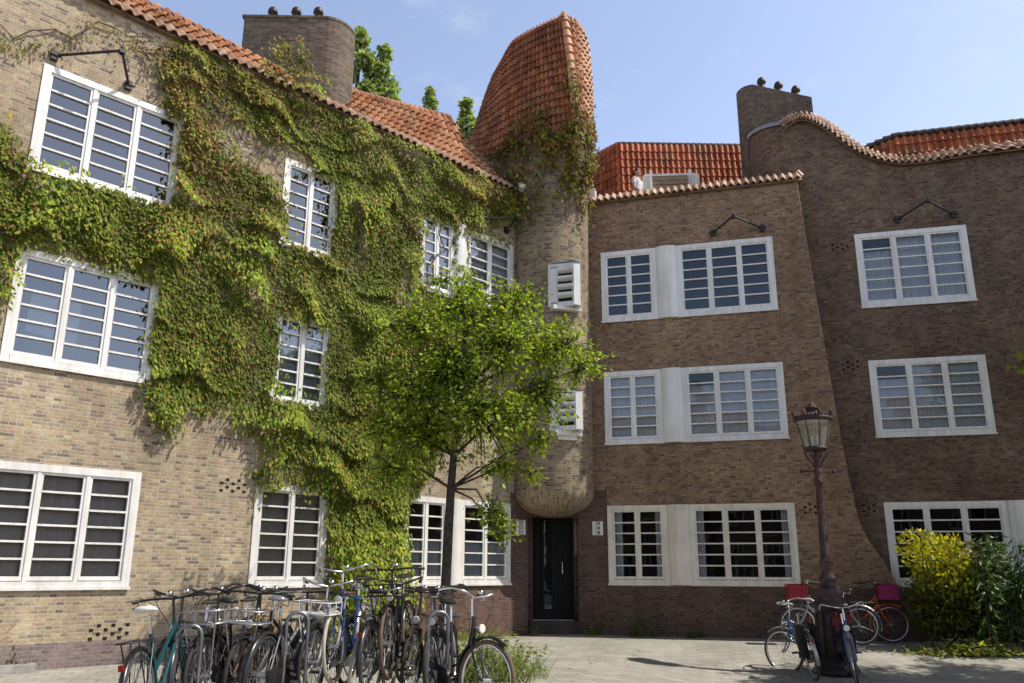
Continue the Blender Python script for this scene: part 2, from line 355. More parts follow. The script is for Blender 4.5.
def pick(cols, n, w=None, jit=.18):
    c = np.array(cols)[rng.choice(len(cols), n, p=w)]
    return c*(1+jit*rng.standard_normal((n, 1)))*(1+.06*rng.standard_normal((n, 3)))
def inpoly(px, py, poly):
    r = np.zeros(len(px), bool); n = len(poly)
    for i in range(n):
        x0, y0 = poly[i]; x1, y1 = poly[i-1]
        c = ((y0 > py) != (y1 > py)); xi = (x1-x0)*(py-y0)/((y1-y0) if y1 != y0 else 1e-9)+x0
        r ^= c & (px < xi)
    return r
def vnoise(x, y, f, seed=0):
    """cheap smooth noise on a sheet"""
    g = np.random.default_rng(seed); o = np.zeros(len(x))
    for k in range(7):
        a = g.uniform(0, 6.28); fr = f*g.uniform(.6, 1.8); o += np.sin((x*math.cos(a)+y*math.sin(a))*fr+g.uniform(0, 6.28))
    return o/3.5

# ------------------------------------------------------------------ tile sheets
def tiles(mb, P, nu, nv, amp=.026, step=.035, flip=1, res=6, m=0, u_off=0):
    """pantiles laid over a surface P(u, v); v runs up the slope"""
    def PN(u, v):
        e = 1e-3; p = Vector(P(u, v)); a = Vector(P(min(1, u+e), v))-Vector(P(max(0, u-e), v)); b = Vector(P(u, min(1, v+e)))-Vector(P(u, max(0, v-e)))
        n = a.cross(b)*flip; n.normalize(); return p, n
    prof = [-.35, .45, 1.0, .85, .25, -.45, -.35][:res+1]; amp *= 1.45
    bk = [[PN(i/24, j/8) for i in range(25)] for j in range(9)]
    mb.add([p-n*.035 for r_ in bk for p, n in r_], [(25*j+i,25*j+i+1,25*j+26+i,25*j+25+i) for j in range(8) for i in range(24)], uv=[(.5,.5)]*225, m=m)
    K = nu*res
    for j in range(nv):
        v0 = max(0, (j-.04)/nv); v1 = (j+1)/nv; rows = [[], [], []]; uv = [[], [], []]
        off = [random.uniform(-.006, .006) for _ in range(nu+1)]
        for k in range(K+1):
            u = k/K; h = amp*prof[k % res if k % res else 0]; t = off[min(k//res, nu-1)]
            p0, n0 = PN(u, v0); p1, n1 = PN(u, v1)
            rows[0].append(p0+n0*(h+t+step-.022)); rows[1].append(p0+n0*(h+t+step)); rows[2].append(p1+n1*(h+t*.5))
            uu = min(u*nu, nu-.001)+u_off
            for q, vv in ((0, .02), (1, .05), (2, .95)): uv[q].append((uu, j+vv))
        vs = rows[0]+rows[1]+rows[2]; uvs = uv[0]+uv[1]+uv[2]; n = K+1; fs = []
        for k in range(K):
            fs.append((k, k+1, n+k+1, n+k)); fs.append((n+k, n+k+1, 2*n+k+1, 2*n+k))
        # face uv: keep each quad inside its own tile
        for f in fs:
            cu = math.floor(min(uvs[f[0]][0], uvs[f[1]][0])+1e-4)
            lu = [(min(max(uvs[i][0], cu+.001), cu+.999), uvs[i][1]) for i in f]
            mb.add([vs[i] for i in f], [(0,1,2,3)], uv=lu, m=m, sm=False)
def spline(cols):
    cols = [Vector(c) for c in cols]
    def f(u):
        x = u*(len(cols)-1); i = min(int(x), len(cols)-2); t = x-i
        p0 = cols[max(0, i-1)]; p1 = cols[i]; p2 = cols[i+1]; p3 = cols[min(len(cols)-1, i+2)]
        return .5*((2*p1)+(p2-p0)*t+(2*p0-5*p1+4*p2-p3)*t*t+(3*p1-p0-3*p2+p3)*t**3)
    return f

# ------------------------------------------------------------------ building pieces
def wall_grid(mb, x0, x1, z0, z1, holes, matfn, cuts_x=(), cuts_z=(), reveal=.10, y=0):
    xs = sorted(set([x0, x1]+[v for h in holes for v in h[:2]]+list(cuts_x)))
    zs = sorted(set([z0, z1]+[v for h in holes for v in h[2:4]]+list(cuts_z)))
    for a, b in zip(xs, xs[1:]):
        for c, d in zip(zs, zs[1:]):
            cx, cz = (a+b)/2, (c+d)/2
            if any(h[0] < cx < h[1] and h[2] < cz < h[3] for h in holes): continue
            mb.add([(a,y,c),(b,y,c),(b,y,d),(a,y,d)], [(0,1,2,3)], m=matfn(cx, cz))
    for (a, b, c, d) in holes:
        mm = matfn((a+b)/2, d+.05); r = y+reveal
        mb.add([(a,y,c),(a,r,c),(a,r,d),(a,y,d)], [(0,1,2,3)], m=mm); mb.add([(b,y,c),(b,y,d),(b,r,d),(b,r,c)], [(0,1,2,3)], m=mm)
        mb.add([(a,y,d),(a,r,d),(b,r,d),(b,y,d)], [(0,1,2,3)], m=mm); mb.add([(a,y,c),(b,y,c),(b,r,c),(a,r,c)], [(0,1,2,3)], m=mm)

def window(bld, x0, x1, z0, z1, lights, paintm, glassm, curtain=None, label=None, rows=6, fw=.115):
    f = MB(); B = f.box; yo = -.022
    B(x0, x0+fw, yo, .09, z0, z1); B(x1-fw, x1, yo, .09, z0, z1)
    B(x0+fw, x1-fw, yo, .09, z1-fw*.9, z1); B(x0+fw, x1-fw, yo-.012, .09, z0, z0+.105)
    B(x0-.015, x1+.015, yo-.03, yo-.013, z0-.012, z0+.03)
    ix0, ix1, iz0, iz1 = x0+fw, x1-fw, z0+.118, z1-fw*.9
    ms = .05; tot = (ix1-ix0-ms*(lights-1)); w = tot/lights
    g = MB()
    for i in range(lights):
        a = ix0+i*(w+ms); b = a+w; s = .038
        if i: B(a-ms, a, -.012, .08, iz0-.013, iz1)
        B(a, a+s, .004, .06, iz0, iz1); B(b-s, b, .004, .06, iz0, iz1)
        B(a+s, b-s, .004, .06, iz1-s, iz1); B(a+s, b-s, .004, .06, iz0, iz0+s*1.4)
        B(a+.01, b-.01, -.006, .003, iz0-.004, iz0+.016)
        h0, h1 = iz0+s*1.4, iz1-s
        for k in range(1, rows):
            zc = h0+(h1-h0)*k/rows
            B(a+s, b-s, -.004, .045, zc-.014, zc+.014)
        for k in range(rows):
            za = h0+(h1-h0)*k/rows; zb = h0+(h1-h0)*(k+1)/rows; tl = random.uniform(-.0022, .0022); t2 = random.uniform(-.002, .002)
            g.add([(a+s-.005,.035+tl,za),(b-s+.005,.035-tl,za),(b-s+.005,.035-tl+t2,zb),(a+s-.005,.035+tl+t2,zb)], [(0,1,2,3)])
    o = f.build('window', paintm, bld)
    if label: o['label'] = label
    g.build('pane', glassm, o)
    r = MB(); d = 1.6
    vs = [(x0+.01,.086,z0+.01),(x1-.01,.086,z0+.01),(x1-.01,.086,z1-.01),(x0+.01,.086,z1-.01),(x0-.5,d,z0-.4),(x1+.5,d,z0-.4),(x1+.5,d,z1+.35),(x0-.5,d,z1+.35)]
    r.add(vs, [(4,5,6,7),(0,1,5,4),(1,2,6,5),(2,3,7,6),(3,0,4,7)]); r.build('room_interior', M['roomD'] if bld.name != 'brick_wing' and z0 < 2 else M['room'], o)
    def pleats(mb, a, b, c, d2, y=.17, amp=.022, per=.09):
        n = max(4, int((b-a)/per*6)); vs = []
        for k in range(n+1):
            x = a+(b-a)*k/n; yy = y+amp*math.sin((x-a)/per*6.283+1.3*math.sin(x*3.1)); vs += [(x,yy,c),(x,yy,d2)]
        mb.add(vs, [(2*k,2*k+2,2*k+3,2*k+1) for k in range(n)], sm=True)
    c = MB()
    if curtain == 'full':
        pleats(c, x0+.08, x1-.08, z0+.08, z1-.06); c.build('curtain', M['curtain'], o)
    elif curtain == 'fullgap':
        pleats(c, x0+.08, x1-.08, z0+.08, z1-.38); pleats(c, x0+.08+(x1-x0)/3, x1-.08, z1-.40, z1-.05); c.build('curtain', M['curtain'], o)
    elif curtain == 'blind':
        for i in range(lights):
            a = ix0+i*(w+ms); top = iz1-.02 if not (i == 0 and lights == 3) else iz1-.30
            c.add([(a+.01,.11,iz0),(a+w-.01,.11,iz0),(a+w-.01,.11,top),(a+.01,.11,top)], [(0,1,2,3)])
        c.build('blind', M['blind'], o)
    elif curtain == 'sides':
        pleats(c, x0+.06, x0+.30, z0+.06, z1-.05, per=.06); pleats(c, x1-.28, x1-.06, z0+.06, z1-.05, per=.06); c.build('curtain', M['curtain'], o)
    elif curtain == 'film':
        c.add([(x0+.1,.075,z0+.1),(x1-.1,.075,z0+.1),(x1-.1,.075,z0+.1+(z1-z0)*.46),(x0+.1,.075,z0+.1+(z1-z0)*.46)], [(0,1,2,3)]); c.build('privacy_film', M['film'], o)
    elif curtain == 'brown':
        for i in range(lights):
            a = ix0+i*(w+ms); c.add([(a+.01,.10,iz0),(a+w-.01,.10,iz0),(a+w-.01,.115,iz1-.01),(a+.01,.115,iz1-.01)], [(0,1,2,3)])
        c.build('blind', M['brown'], o)  # added sheets that paint the brown interior and reflections behind the panes
    elif curtain == 'topblind':
        c.add([(x0+.1,.1,z1-.42),(x1-.1,.1,z1-.42),(x1-.1,.1,z1-.1),(x0+.1,.1,z1-.1)], [(0,1,2,3)]); c.build('blind', M['blind'], o)
    elif curtain == 'poster':
        c.add([(x0+.28,.085,z0+.5),(x0+.98,.085,z0+.42),(x0+.98,.085,z0+1.05),(x0+.30,.085,z0+1.12)], [(0,1,2,3)]); c.build('paper_sheet', M['paper'], o)
    return o

def round_pier(bld, x0, x1, z0, z1, mt):
    mb = MB(); n = 14; vs = []
    for k in range(n+1):
        t = k/n; x = x0+(x1-x0)*t; y = -.03-.085*math.sin(math.pi*t)**.7; vs += [(x,y,z0),(x,y,z1)]
    mb.add(vs, [(2*k,2*k+2,2*k+3,2*k+1) for k in range(n)], sm=True)
    mb.add([vs[2*k+1] for k in range(n+1)]+[(x1,.1,z1),(x0,.1,z1)], [tuple(range(n+3))])
    mb.add([vs[2*k] for k in range(n, -1, -1)]+[(x0,.1,z0),(x1,.1,z0)], [tuple(range(n+3))])
    mb.build('window_pier', mt, bld)

def bracket(bld, xa, xb, z, xap, out, zap):
    mb = MB(); A = (xa,-.03,z); Bp = (xb,-.03,z); C = (xap,-out,zap)
    for p in (A, Bp):
        mb.tube([p, C], .022, 6); mb.obox(p, (.05,0,0), (0,.03,0), (0,0,.075)); mb.tube([(p[0]-.09,-.06,p[2]),(p[0]+.09,-.06,p[2])], .02, 6)
    mb.tube([(C[0],C[1],C[2]-.05),(C[0],C[1],C[2]+.06)], .03, 6); mb.obox((C[0],C[1],C[2]-.02), (.045,0,0), (0,.045,0), (0,0,.03))
    mb.build('iron_bracket', M['iron'], bld)

def vent(bld, x0, x1, z0, z1):
    mb = MB(); r = 0; z = z0+.029
    while z < z1:
        x = x0+(.10 if r % 2 else .0)
        while x < x1:
            mb.box(x, x+.055, -.004, .01, z-.022, z+.022); x += .2
        z += .058; r += 1
    mb.build('vent_grille', M['hole'], bld)

def chimney_pot(par, c, s=1.0):
    mb = MB(); mb.lathe([(.001,.0),(.10*s,0),(.105*s,.22*s),(.085*s,.25*s),(.085*s,.30*s),(.15*s,.32*s),(.165*s,.40*s),(.15*s,.49*s),(.10*s,.56*s),(.04*s,.60*s),(.001,.61*s)], 16, c)
    mb.lathe([(.16*s,.355*s),(.178*s,.37*s),(.16*s,.385*s)], 16, c)
    mb.build('chimney_pot', M['glaze'], par)

ZG, ZM, ZT = (1.03, 2.70), (4.05, 5.72), (6.91, 8.65)
# ------------------------------------------------------------------ the ivy-clad wing (left)
L0 = (.777, 19.354, 0); LA = math.atan2(1.0403, 1)
bl = thing('brick_wing', 'sunlit yellow brick wing with white casement windows largely hidden by climbing vine', 'building', L0, LA)
Lw = []
for (s0, s1, zz, n, cur) in ((9.13,11.27,ZG,3,'brown'), (5.80,7.23,ZG,2,'brown'), (2.94,4.10,ZG,2,'film'), (1.16,2.63,ZG,2,'film'),
        (9.17,11.25,ZM,3,'poster'), (5.95,7.12,ZM,2,'blind'), (9.10,11.31,ZT,3,None), (6.00,7.18,ZT,2,None), (2.94,3.92,ZT,2,'blind'), (1.11,2.60,ZT,2,'blind'),  # blinds in this wing are added, standing in for sky reflected in the panes
        (13.2,14.9,ZG,3,None), (13.2,14.9,ZM,3,None)):
    Lw.append((-s1, -s0, zz[0], zz[1], n, cur))
def matL(x, z):
    s = -x
    if z < .33 and s > 4.66: return 2
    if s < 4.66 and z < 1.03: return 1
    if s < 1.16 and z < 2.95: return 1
    return 0
mb = MB()
wall_grid(mb, -18, -.60, 0, 10.12, [(w[0], w[1], w[2], w[3]) for w in Lw], matL, (-4.66, -1.16), (.33, 1.03, 2.95))
wall_grid(mb, -.60, 0, 2.45, 10.12, [], matL, (), (2.95,))
mb.add([(-.6,0,0),(-.6,1.0,0),(-.6,1.0,2.6),(-.6,0,2.6)], [(0,1,2,3)], m=1)
mb.add([(-18,.3,10.12),(-18,0,10.12),(0,0,10.12),(0,.3,10.12)], [(0,1,2,3)])
mb.add([(-18,.34,0),(-18,0,0),(-18,0,10.12),(-18,.34,10.12)], [(3,2,1,0)])
mb.build('wall', [M['brick'], M['brickD'], M['brickP']], bl)
for w in Lw: window(bl, *w[:5], M['whiteL'], M['glassL'] if w[2] > 3 else M['glass'], w[5])
round_pier(bl, -2.94, -2.63, ZG[0], ZG[1], M['whiteL']); round_pier(bl, -2.94, -2.60, ZT[0], ZT[1], M['whiteL'])
bracket(bl, -11.20, -10.08, 8.82, -10.45, .62, 9.0); bracket(bl, -2.3, -1.35, 8.98, -1.5, .5, 9.1)
vent(bl, -9.6, -9.1, .33, .57); vent(bl, -7.86, -7.4, 2.50, 2.76)
# coping of pantiles along the wall head
mb = MB(); tiles(mb, lambda u, v: (-18+17.2*u, -.13+.20*v, 10.02+.25*v), 92, 1, .03, .035)
mb.box(-18, -.8, .06, .34, 10.1, 10.24)
mb.build('coping_tiles', M['tileC'], bl)
# roof slopes behind the coping
mb = MB()
fA = lambda u, v: ((-18+11.3*u), .30+.70*v, 10.28+v*(.92-.12*max(0, (u-.8)/.2)))
tiles(mb, fA, 56, 4, .04, .05); mb.build('roof', M['tileW'], bl)
def fB(u, v):
    x = -5.6+4.7*u; top = 11.30+.66*min(1, u/.71)-(.95*max(0, (u-.71)/.29))
    return (x, .3+.75*v, 10.3+(top-10.3)*v)
mb = MB(); tiles(mb, fB, 26, 6, .042, .05)
mb.add([(-5.6,1.08,9.9),(-.95,1.08,9.9),(-.95,1.08,10.9),(-2.25,1.08,11.9),(-5.6,1.08,11.25)], [(0,1,2,3,4)])
mb.build('roof', M['tileW'], bl)
mb = MB()
for k in range(24):
    u = (k+.5)/24*.72; p = Vector(fB(u, 1)); mb.tube([p+Vector((-.085,.02,.0)), p+Vector((.085,.02,.03))], [.075,.062], 8)
mb.build('ridge_tiles', M['tile'], bl)
# chimney with a rounded end
mb = MB(); out = []
xa, xb, ya, yb = -7.75, -5.36, .78, 1.75; r = (yb-ya)/2
Lm = Matrix.Translation(L0) @ Matrix.Rotation(LA, 4, 'Z'); Li = Lm.inverted()
cw = [(-5.62,15.3)]+[(-3.98+.55*math.sin(math.pi*k/14), 15.95-.62*math.cos(math.pi*k/14)) for k in range(15)]+[(-5.62,16.6)]
out = [tuple((Li @ Vector((x,y,0))).xy) for x, y in cw]
def prism(mb, out, z0, ztop, m=0, cap=True, close=True):
    L = [0]
    for a, b in zip(out, out[1:]+out[:1]): L.append(L[-1]+math.hypot(b[0]-a[0], b[1]-a[1]))
    n = len(out); zt = ztop if callable(ztop) else (lambda x, y: ztop)
    for i in range(n if close else n-1):
        a, b = out[i], out[(i+1) % n]
        mb.add([(a[0],a[1],z0),(b[0],b[1],z0),(b[0],b[1],zt(*b)),(a[0],a[1],zt(*a))], [(0,1,2,3)], uv=[(L[i],z0),(L[i+1],z0),(L[i+1],zt(*b)),(L[i],zt(*a))], m=m)
    if cap: mb.add([(p[0],p[1],zt(*p)) for p in out], [tuple(range(n))], m=m)
prism(mb, out, 10.0, 12.46); ch = mb.build('chimney', M['brickC'], bl)
cc_ = Vector((sum(p[0] for p in out)/len(out), sum(p[1] for p in out)/len(out)))
mb = MB(); prism(mb, [tuple(cc_+(Vector(p)-cc_)*1.025) for p in out], 12.462, 12.52); mb.build('chimney_cap', M['brickC'], ch)
for x in (-5.12, -4.62, -4.15):
    p = Li @ Vector((x, 15.55, 0)); chimney_pot(ch, (p.x, p.y, 12.52), .62)

# ------------------------------------------------------------------ the middle wing with the roof terrace
R0 = (.777, 19.354, 0); RA = math.atan2(-.2847, 1)
br = thing('brick_wing', 'shaded brown brick wing with flared buttress edge and low tiled parapet', 'building', R0, RA)
def matR(x, z):
    if z < 1.0: return 1
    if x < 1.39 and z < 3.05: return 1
    return 0
Rw = [(1.39,2.69,ZG,2,'sides'), (3.15,5.32,ZG,3,'sides'), (1.39,2.69,ZM,2,'blind'), (3.15,5.32,ZM,3,'blind'), (1.39,2.69,ZT,2,None), (3.15,5.32,ZT,3,None)]
mb = MB()
wall_grid(mb, .72, 5.5, 0, 10.05, [(w[0], w[1], w[2][0], w[2][1]) for w in Rw], matR, (1.39,), (1.0, 3.05))
wall_grid(mb, 0, .72, 2.45, 10.05, [], matR, (), (3.05,))
mb.add([(.72,0,0),(.72,.9,0),(.72,.9,2.6),(.72,0,2.6)], [(3,2,1,0)], m=1)
edge = [(0,7.52),(.4,7.40),(.78,7.26),(1.0,7.17),(1.18,7.09),(1.56,6.90),(1.9,6.70),(2.3,6.55),(3.01,6.46),(3.85,6.38),(4.72,6.31),(5.48,6.26),(6.35,6.20),(7.47,6.12),(8.78,6.03),(10.05,5.96)]
for (za, xa_), (zb, xb_) in zip(edge, edge[1:]):
    mm = 1 if zb <= 1.0 else 0
    mb.add([(5.5,0,za),(xa_-.012,0,za),(xb_-.012,0,zb),(5.5,0,zb)], [(0,1,2,3)], m=mm)
    mb.add([(xa_-.012,0,za),(xa_,.012,za),(xb_,.012,zb),(xb_-.012,0,zb)], [(0,1,2,3)], m=mm)
    mb.add([(xa_,.012,za),(xa_+.01,.6,za),(xb_+.01,.6,zb),(xb_,.012,zb)], [(0,1,2,3)], m=mm)
mb.box(.3, 5.9, .22, .30, 9.6, 10.05)
mb.build('wall', [M['brickR'], M['brickD']], br)
for w in Rw: window(br, w[0], w[1], w[2][0], w[2][1], w[3], M['cream'] if w[2][0] < 2 else M['white'], M['glass'] if w[2][0] < 5 else M['glassB'], w[4])
for zz in (ZG, ZM, ZT): round_pier(br, 2.69, 3.15, zz[0], zz[1], M['cream'] if zz[0] < 2 else M['white'])
bracket(br, 4.02, 5.12, 8.87, 4.5, .55, 9.02); vent(br, 5.5, 5.85, 2.46, 2.70)
mb = MB(); tiles(mb, lambda u, v: (.85+5.22*u, -.13+.17*v, 9.94+.22*v), 32, 1, .034, .04)
mb.box(.85, 6.02, .04, .32, 10.05, 10.15)
tiles(mb, lambda u, v: (5.98+.12*v, -.05+.35*u, 10.06+.12*(1-v)), 2, 1, .03, .03, flip=-1)
mb.build('coping_tiles', M['tileC'], br)
mb = MB(); mb.box(1.05, 1.3, -.08, .14, 10.05, 10.33); mb.build('white_block', M['whiteL'], br, 'bevel')
mb = MB(); mb.box(.3, 6.0, .31, 6, 9.55, 9.65); mb.build('terrace_floor', M['lead'], br)
# tiled mansard behind the terrace, world coordinates turned into the wing's own
Rm = Matrix.Translation(R0) @ Matrix.Rotation(RA, 4, 'Z'); Ri = Rm.inverted()
def wl(f): return lambda u, v: tuple(Ri @ Vector(f(u, v)))
mb = MB()
tiles(mb, wl(lambda u, v: (3.12+4.6*u, 22.05+.5*v, 9.7+3.78*v-.06*u)), 28, 14, .03, .032)
tiles(mb, wl(lambda u, v: (1.2+1.92*u+.0*v, 24.4-2.35*u+.35*v, 9.7+3.78*v)), 18, 14, .03, .032)
mb.build('roof', M['tileR'], br)
mb = MB()
for k in range(26):
    mb.tube([Ri @ Vector((3.12+4.5*k/26, 22.62, 13.50-.06*k/26)), Ri @ Vector((3.12+4.5*(k+1.1)/26, 22.62, 13.53-.06*k/26))], [.08,.065], 8)
for k in range(12):
    mb.tube([Ri @ Vector((3.1-1.9*k/12, 22.65+2.3*k/12, 13.5)), Ri @ Vector((3.1-1.9*(k+1.1)/12, 22.65+2.3*(k+1.1)/12, 13.53))], [.08,.065], 8)
mb.build('ridge_tiles', M['glaze'], br)

# ------------------------------------------------------------------ the right wing with the swept gable
Q0 = (.777, 19.591, 0); QA = math.atan2(-.2625, 1)
bq = thing('brick_wing', 'dark brown brick wing rising to a swept tiled gable beside a chimney', 'building', Q0, QA)
Qw = [(7.16,9.45,ZG,3,None), (9.95,11.4,ZG,2,None), (7.16,9.45,ZM,3,'blind2'), (7.16,9.45,ZT,3,'fullgap'), (13.0,15.2,ZM,3,None), (13.0,15.2,ZG,3,None), (13.0,15.2,ZT,3,None)]
mb = MB()
wall_grid(mb, 5.9, 24, 0, 9.8, [(w[0], w[1], w[2][0], w[2][1]) for w in Qw], lambda x, z: 1 if z < 1.0 else 0, (), (1.0,))
tops = [(x, z-.20) for x, z in ((5.9,11.75),(6.1,11.86),(6.3,11.88),(6.6,11.75),(6.91,11.47),(7.3,11.0),(7.7,10.68),(8.21,10.47),(8.7,10.45),(9.16,10.49),(10.9,10.52),(24,10.52))]
ft = lambda x: float(np.interp(x, [t[0] for t in tops], [t[1] for t in tops]))
xs = [5.9+.1*k for k in range(31)]+[9.2,10.0,11,24]
for a, b in zip(xs, xs[1:]): mb.add([(a,0,9.8),(b,0,9.8),(b,0,ft(b)),(a,0,ft(a))], [(0,1,2,3)])
arc = [(5.9-.78*math.sin(math.pi/2*k/10), 1.0-1.0*math.cos(math.pi/2*k/10)) for k in range(11)]+[(5.12,2.4)]
za = [11.62,11.63,11.64,11.66,11.68,11.70,11.73,11.76,11.80,11.84,11.88,11.9]; u = 5.9
for (p, q, z1, z2) in zip(arc, arc[1:], za, za[1:]):
    d = math.dist(p, q)
    mb.add([(p[0],p[1],9.5),(q[0],q[1],9.5),(q[0],q[1],z2),(p[0],p[1],z1)], [(3,2,1,0)], uv=[(u,9.5),(u-d,9.5),(u-d,z2),(u,z1)], sm=False); u -= d
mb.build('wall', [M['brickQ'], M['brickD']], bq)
mb = MB()
for (p, q, z1, z2) in zip(arc, arc[1:], za, za[1:]):
    P, Q_ = Vector((p[0],p[1],z1)), Vector((q[0],q[1],z2)); c = Vector((5.95,.95,0)); 
    oP = (Vector((p[0],p[1],0))-c); oP.z = 0; oP.normalize(); oQ = (Vector((q[0],q[1],0))-c); oQ.z = 0; oQ.normalize()
    mb.add([P+oP*.05+Vector((0,0,-.04)), Q_+oQ*.05+Vector((0,0,-.04)), Q_+oQ*.05+Vector((0,0,.05)), P+oP*.05+Vector((0,0,.05)), Q_-oQ*.4+Vector((0,0,.06)), P-oP*.4+Vector((0,0,.06))], [(3,2,1,0),(5,4,2,3)], sm=False)
mb.build('lead_flashing', M['metalroof'], bq)
for w in Qw: window(bq, w[0], w[1], w[2][0], w[2][1], w[3], M['white'], M['glass'], 'blind' if w[4] == 'blind2' else w[4])
round_pier(bq, 9.45, 9.95, ZG[0], ZG[1], M['white'])
bracket(bq, 8.09, 9.23, 8.91, 8.62, .6, 9.06); vent(bq, 6.74, 7.0, 2.5, 2.7); vent(bq, 6.62, 7.0, 5.52, 5.76); vent(bq, 6.66, 7.05, 8.3, 8.45)
mb = MB()
cp = spline([(x, 0, z-.20) for x, z in ((5.86,11.70),(6.1,11.84),(6.35,11.87),(6.62,11.72),(6.91,11.45),(7.3,11.0),(7.7,10.70),(8.2,10.50),(8.7,10.46),(9.3,10.49),(10.0,10.52),(10.9,10.53))])
def fq(u, v):
    p = cp(u); q = cp(min(1, u+.01)); r_ = cp(max(0, u-.01)); t = (q-r_).normalized(); n = Vector((-t.z,0,t.x))
    return p+n*(-.06+.30*v)+Vector((0,-.13+.24*v,0))
tiles(mb, fq, 40, 2, .032, .04)
tiles(mb, lambda u, v: (10.9+13*u, -.13+.24*v, 10.27+.30*v), 78, 2, .032, .04)
for k in range(40):
    a, b = cp(k/40), cp((k+1)/40); mb.add([(a.x,.3,a.z+.15),(b.x,.3,b.z+.15),(b.x,.3,b.z-1.2),(a.x,.3,a.z-1.2)], [(0,1,2,3)]); mb.add([(a.x,.02,a.z+.0),(b.x,.02,b.z+.0),(b.x,.3,b.z+.12),(a.x,.3,a.z+.12)], [(0,1,2,3)])
mb.build('coping_tiles', M['tileC'], bq)
mb = MB()
fQ = lambda u, v: (7.3+16*u, 1.0+.18*v, 10.2+1.36*v-(.42*max(0, 1-u*16/1.2))*v)
tiles(mb, fQ, 96, 5, .03, .035); mb.build('roof', M['tileR'], bq)
mb = MB()
for k in range(84):
    p = Vector(fQ((k+.5)/84, 1)); mb.tube([p+Vector((-.095,.0,.0)), p+Vector((.10,.0,.035))], [.085,.068], 8)
mb.build('ridge_tiles', M['glaze'], bq)
# chimney: long block with a rounded nose, its head falling away to the right
Qm = Matrix.Translation(Q0) @ Matrix.Rotation(QA, 4, 'Z'); Qi = Qm.inverted()
n0 = Qi @ Vector((6.27,21.1,0)); n1 = Qi @ Vector((8.15,20.70,0)); ax = (n1-n0); LN = ax.length; ax.normalize(); ay = Vector((-ax.y,ax.x,0)); w = .42
nose = [n0+ax*(.42-.42*math.cos(t))*1.0+ay*(-w*math.sin(t)) for t in [math.pi/2*k/8 for k in range(8, -9, -1)]]
nose = [n0+ax*(.42-.42*math.cos(t))-ay*(w*math.sin(t)) for t in [math.pi/2*k/8 for k in range(8, -9, -1)]]
out = [tuple(p.xy) for p in nose]+[tuple((n1+ay*w).xy), tuple((n1-ay*w).xy)]
out = out[::-1]
zt = lambda x, y: 14.26-.42*max(0, (Vector((x,y,0))-n0).dot(ax)-.55)-.10*max(0, .15-(Vector((x,y,0))-n0).dot(ax))
mb = MB(); prism(mb, out[::-1], 9.8, zt); chq = mb.build('chimney', M['brickC'], bq)
for t in (.68, 1.12, 1.56):
    p = n0+ax*t-ay*.2; chimney_pot(chq, (p.x, p.y, zt(p.x, p.y)-.06), .72)

# ------------------------------------------------------------------ the round stair tower over the entrance
tw = thing('stair_tower', 'round brick stair tower under a tall leaning helmet of red tiles', 'building', (.92, 18.95, 0), 0)
TO = Vector((.92,18.95,0))
cols = {-150:((-1.05,21.2,12.5),(-.65,21.2,14.40)), -120:((-1.17,20.4,11.9),(-.49,20.4,14.40)), -90:((-.84,19.7,11.5),(-.27,19.75,14.44)), -60:((-.31,19.0,11.3),(-.0,19.05,14.50)),
        -30:((.30,18.52,11.38),(.37,18.58,14.48)), 0:((.90,18.16,11.40),(.80,18.24,14.50)), 33:((1.47,17.86,11.36),(1.22,17.96,14.52)),
        52:((1.72,18.16,11.30),(1.56,18.16,14.50)), 76:((1.89,18.7,11.27),(1.84,18.7,14.40)), 100:((1.93,19.3,11.3),(1.93,19.3,14.05)), 125:((1.88,20.0,11.35),(1.86,20.0,13.5))}
th = sorted(cols); iL = [t for t in th if t <= 33]; iR = [t for t in th if t >= 33]
bL = spline([Vector(cols[t][0])-TO for t in iL]); tL = spline([Vector(cols[t][1])-TO for t in iL])
bR = spline([Vector(cols[t][0])-TO for t in iR]); tR = spline([Vector(cols[t][1])-TO for t in iR])
def helm(bs, ts):
    def f(u, v):
        a, b = bs(u), ts(u); p = a.lerp(b, v); ax_ = Vector((p.x, p.y, 0)); ax_.normalize()
        return p+ax_*.05*math.sin(math.pi*v)
    return f
hL, hR = helm(bL, tL), helm(bR, tR)
mb = MB(); tiles(mb, hL, 32, 15, .03, .05); tiles(mb, hR, 15, 15, .026, .042, u_off=40, m=1)  # right half takes the lighter tile copy to paint its sunlit side
rim = [tL(k/24) for k in range(25)]+[tR(k/12) for k in range(1, 13)]
mb.add([p+Vector((0,0,-.12)) for p in rim], [tuple(range(len(rim)))])
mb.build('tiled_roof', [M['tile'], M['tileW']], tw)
mb = MB()
for k in range(13):
    a = hL(1, k/13.6)*1.008; b = hL(1, (k+1.1)/13.6)*1.008; d = Vector((a.x,a.y,0)).normalized()*.035
    mb.tube([a+d*1.1, b+d*.4], [.10,.078], 10)
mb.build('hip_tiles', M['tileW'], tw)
mb = MB(); e = hL(1, 1); d = Vector((.25,-1,0)).normalized(); s = Vector((-d.y, d.x, 0))
c = e+d*.12+Vector((0,0,-.16))
vs = [c+s*.125*math.cos(2*math.pi*k/18)+Vector((0,0,.125*math.sin(2*math.pi*k/18))) for k in range(18)]
mb.add(vs+[p-d*.26 for p in vs], [tuple(range(17,-1,-1))]+[(k,(k+1) % 18,18+(k+1) % 18,18+k) for k in range(18)], sm=False)
mb.obox(c+d*.008, s*.085, d*.01, Vector((0,0,.022)), m=1)
mb.build('hip_finial', [M['tile'], M['hole']], tw)
